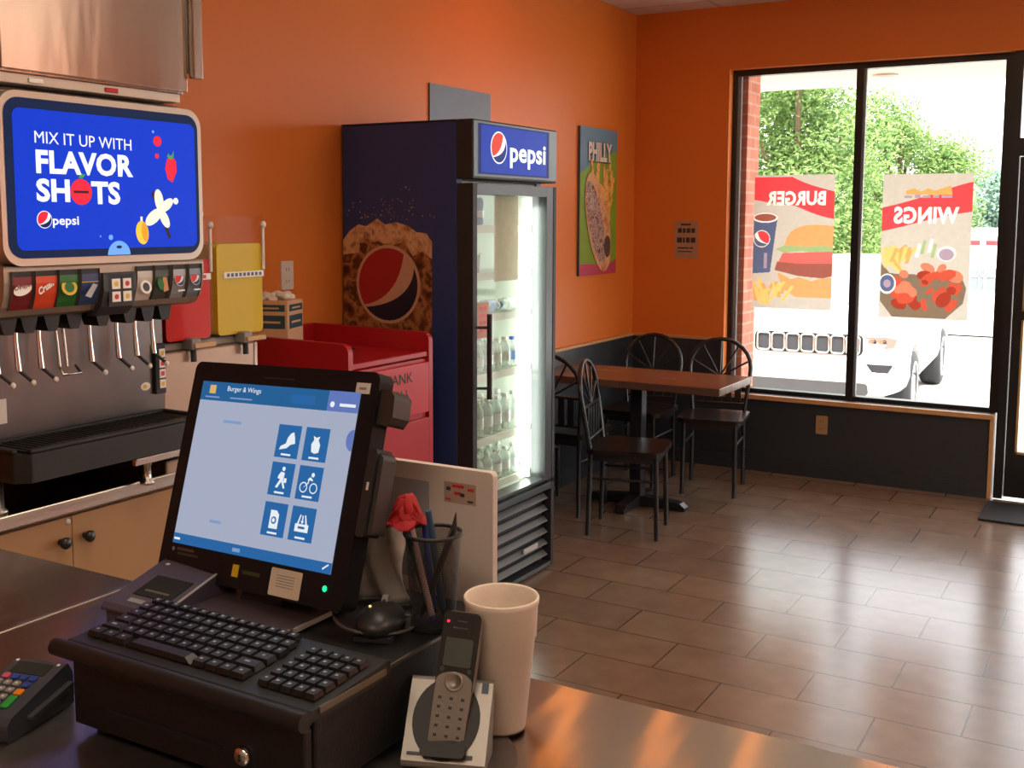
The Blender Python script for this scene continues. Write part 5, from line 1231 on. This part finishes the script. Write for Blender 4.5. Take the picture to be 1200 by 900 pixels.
for s_ in (1, -1):
    h = MB(); pts = [(.58, .86), (.86, .88), (.90, .97), (.80, .99), (.58, .985)]
    h.prism([(s_ * a, b_) for a, b_ in pts], PL((2.27, 0, 0), (0, 1, 0), (0, 0, 1)), 0, .13, pm('headlight_lens', '#9b958e', .15, .3))
    for a in (.65, .75): h.lathe([(0, .004), (.035, .004), (.045, 0)], (2.401, s_ * a, .925), CHROME, 14, Matrix.Rotation(R(90), 4, 'Y'))
    part('headlight', h, t, bev=.006)
    g_ = MB().prism([(s_ * .60, .705), (s_ * .86, .705), (s_ * .81, .625), (s_ * .66, .625)], PL((2.36, 0, 0), (0, 1, 0), (0, 0, 1)), 0, .05, pm('fog_well', '#33363b', .5)).tube([(2.41, s_ * .57, .72), (2.41, s_ * .65, .61), (2.40, s_ * .83, .61), (2.38, s_ * .89, .70)], .014, CHROME, 8)
    part('fog_lamp', g_, t)
part('lower_intake', MB().prism(rrect(-.62, .62, .37, .50, .04, 4), PL((2.35, 0, 0), (0, 1, 0), (0, 0, 1)), 0, .06, pm('intake_grey', '#4a4c4e', .6)), t)
part('bumper_panel', MB().prism(rrect(-.44, .44, .54, .73, .03, 4), PL((2.36, 0, 0), (0, 1, 0), (0, 0, 1)), 0, .045, pm('bumper_silver', '#bdb3ab', .5, var=.03)), t, bev=.01)
for x in (1.42, -1.5):
    for s_ in (1, -1):
        y_ = s_ * .83; Mr = Matrix.Rotation(R(-90 * s_), 4, 'X')
        wpt = part('wheel', MB().lathe([(.24, -.13), (.33, -.135), (.37, -.11), (.38, -.05), (.38, .05), (.37, .11), (.33, .135), (.26, .13)], (x, y_, .38), TIRE, 32, Mr), t)
        rm = MB().lathe([(.0, .03), (.06, .04), (.07, .02), (.07, .02)], (x, y_, .38), CHROME, 20, Mr).lathe([(.235, .13), (.262, .135), (.262, .10), (.235, .06)], (x, y_, .38), pm('alloy', '#c9cbcc', .3, .6), 32, Mr).lathe([(0, -.02), (.25, -.02)], (x, y_, .38), BLC, 24, Mr)
        for q in range(5):
            a = R(72 * q + 20); rm.tube([Vector((x, y_ + s_ * .04, .38)) + Vector((cos(a), 0, sin(a))) * .05, Vector((x, y_ + s_ * .09, .38)) + Vector((cos(a), 0, sin(a))) * .245], [.035, .028], pm('alloy', '#c9cbcc', .3, .6), 8)
        part('rim', rm, wpt)

# --- trees
LEAF1 = sheet('leaf_bright', '#97b070', .45); LEAF2 = sheet('leaf_mid', '#769457', .45); LEAF3 = sheet('leaf_dark', '#587748', .4); BARK = pm('bark', '#6b5644', .9, bump=.5, scale=20)
def tree(lab, x, y, z0, h, blobs, n, size, leaves, name='leafy_tree', group=None, trunk=.16):
    t = thing(name, lab, 'tree', (x, y, z0), random.uniform(0, .5), group)
    tk_ = MB(); tk_.tube([(0, 0, 0), (.05, .03, h * .3), (-.03, .02, h * .6), (0, 0, h * .9)], [trunk, trunk * .8, trunk * .5, trunk * .15], BARK, 10)
    for bx_, by_, bz_, br_ in blobs:
        b0 = Vector((0, 0, max(.3, bz_ * .55))); b1 = Vector((bx_, by_, bz_))
        tk_.tube([b0, b0.lerp(b1, .5) + Vector((0, 0, .12 * br_)), b1, b1 + Vector((bx_ * .3, by_ * .3, br_ * .5))], [trunk * .5, trunk * .35, trunk * .2, .01], BARK, 6)
    part('trunk', tk_, t)
    fo = MB(); tot = sum(b[3] ** 2 for b in blobs); V_ = []; F_ = []; MI = []
    for i in leaves: fo.m(i)
    for bx_, by_, bz_, br_ in blobs:
        for i in range(int(n * br_ ** 2 / tot)):
            d_ = Vector((random.gauss(0, 1), random.gauss(0, 1), random.gauss(0, 1))).normalized(); r_ = br_ * random.uniform(.35, 1.08)
            c_ = Vector((bx_, by_, bz_)) + Vector((d_.x * r_, d_.y * r_, d_.z * r_ * .8))
            a_ = Vector((random.gauss(0, 1), random.gauss(0, 1), random.gauss(0, .7))).normalized(); b_ = a_.orthogonal().normalized(); s_ = size * random.uniform(.6, 1.3)
            k_ = len(V_); V_ += [c_ - a_ * s_, c_ + b_ * s_ * .45, c_ + a_ * s_, c_ - b_ * s_ * .45]; F_.append([k_, k_ + 1, k_ + 2, k_ + 3]); MI.append(random.choice((0, 0, 1, 1, 2)))
    fo.v = V_; fo.f = F_; fo.mi = MI; fo.sm = [False] * len(F_)
    part('foliage', fo, t, kind=None)
def crown(w, h0, h1, n, r): return [(random.uniform(-w, w), random.uniform(-w * .7, w * .7), random.uniform(h0, h1), r * random.uniform(.75, 1.15)) for _ in range(n)]
tree('large light green leafy tree filling the left window pane behind the car', -4.7, 17.6, gz - .6, 5.6, crown(1.9, 2.0, 5.6, 16, 1.0) + [(-1.6, 0, 3.2, 1.2), (1.2, 0, 2.4, 1.0), (0, 0, 5.4, 1.2), (0, 0, 3.6, 1.4)], 42000, .055, (LEAF1, LEAF2, LEAF3))
tree('light green leafy tree behind the mullion between the two window panes', -3.95, 23.7, gz - 1.38, 6.3, crown(1.3, 2.7, 5.6, 11, .9) + [(-.55, 0, 6.0, 1.0), (1.0, 0, 4.9, .6), (-.45, 0, 3.4, 1.2)], 30000, .055, (LEAF1, LEAF2, LEAF3))
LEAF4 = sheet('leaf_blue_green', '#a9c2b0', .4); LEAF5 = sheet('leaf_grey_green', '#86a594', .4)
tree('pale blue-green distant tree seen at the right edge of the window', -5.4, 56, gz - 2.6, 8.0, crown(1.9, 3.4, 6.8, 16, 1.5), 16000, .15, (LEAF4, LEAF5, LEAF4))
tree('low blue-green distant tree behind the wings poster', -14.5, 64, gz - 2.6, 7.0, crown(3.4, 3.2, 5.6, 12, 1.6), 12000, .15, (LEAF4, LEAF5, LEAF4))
# --- distant white shop building
t = thing('shop_building', 'long white shop building with red sign strip beyond the parking lot', 'building', (-6, 44, gz - 2.4))
WHB = pm('white_render', '#e9e6e0', .8, var=.02); zt = gz - 2.4
part('walls', MB().box(-26, 12, 43, 50, zt, 1.25, WHB), t, True); part('roof_edge', MB().box(-26.2, 12.2, 42.8, 43, .95, 1.3, WHB), t, True)
m_ = MB()
for x in [i * .62 - 16 for i in range(40)]:
    if int((x + 16) / .62) % 9 < 6: m_.box(x, x + .4, 42.74, 42.8, .62, .80, REDP)
part('sign_lettering', m_, t, True, label='strip of small red sign letters')
for x in (-22, -17, 3, 8, -4.75):
    f_ = part('window', MB().box(x, x + (1.7 if x != -4.75 else .95), 42.94, 43, -1.15, -.3, pm('shop_window', '#6d7478', .2)), t, True)
    part('window_bar', MB().box(x + .5, x + .56, 42.9, 42.94, -1.15, -.15, WHB).box(x + .3, x + .36, 42.9, 42.94, -1.15, -.3, WHB).box(x, x + .9, 42.9, 42.94, -.62, -.56, WHB), f_, True)
part('kerb_line', MB().box(-24, 10, 42.9, 43, -2.0, -1.9, pm('kerb_grey', '#8d8d8d', .8)), t, True)
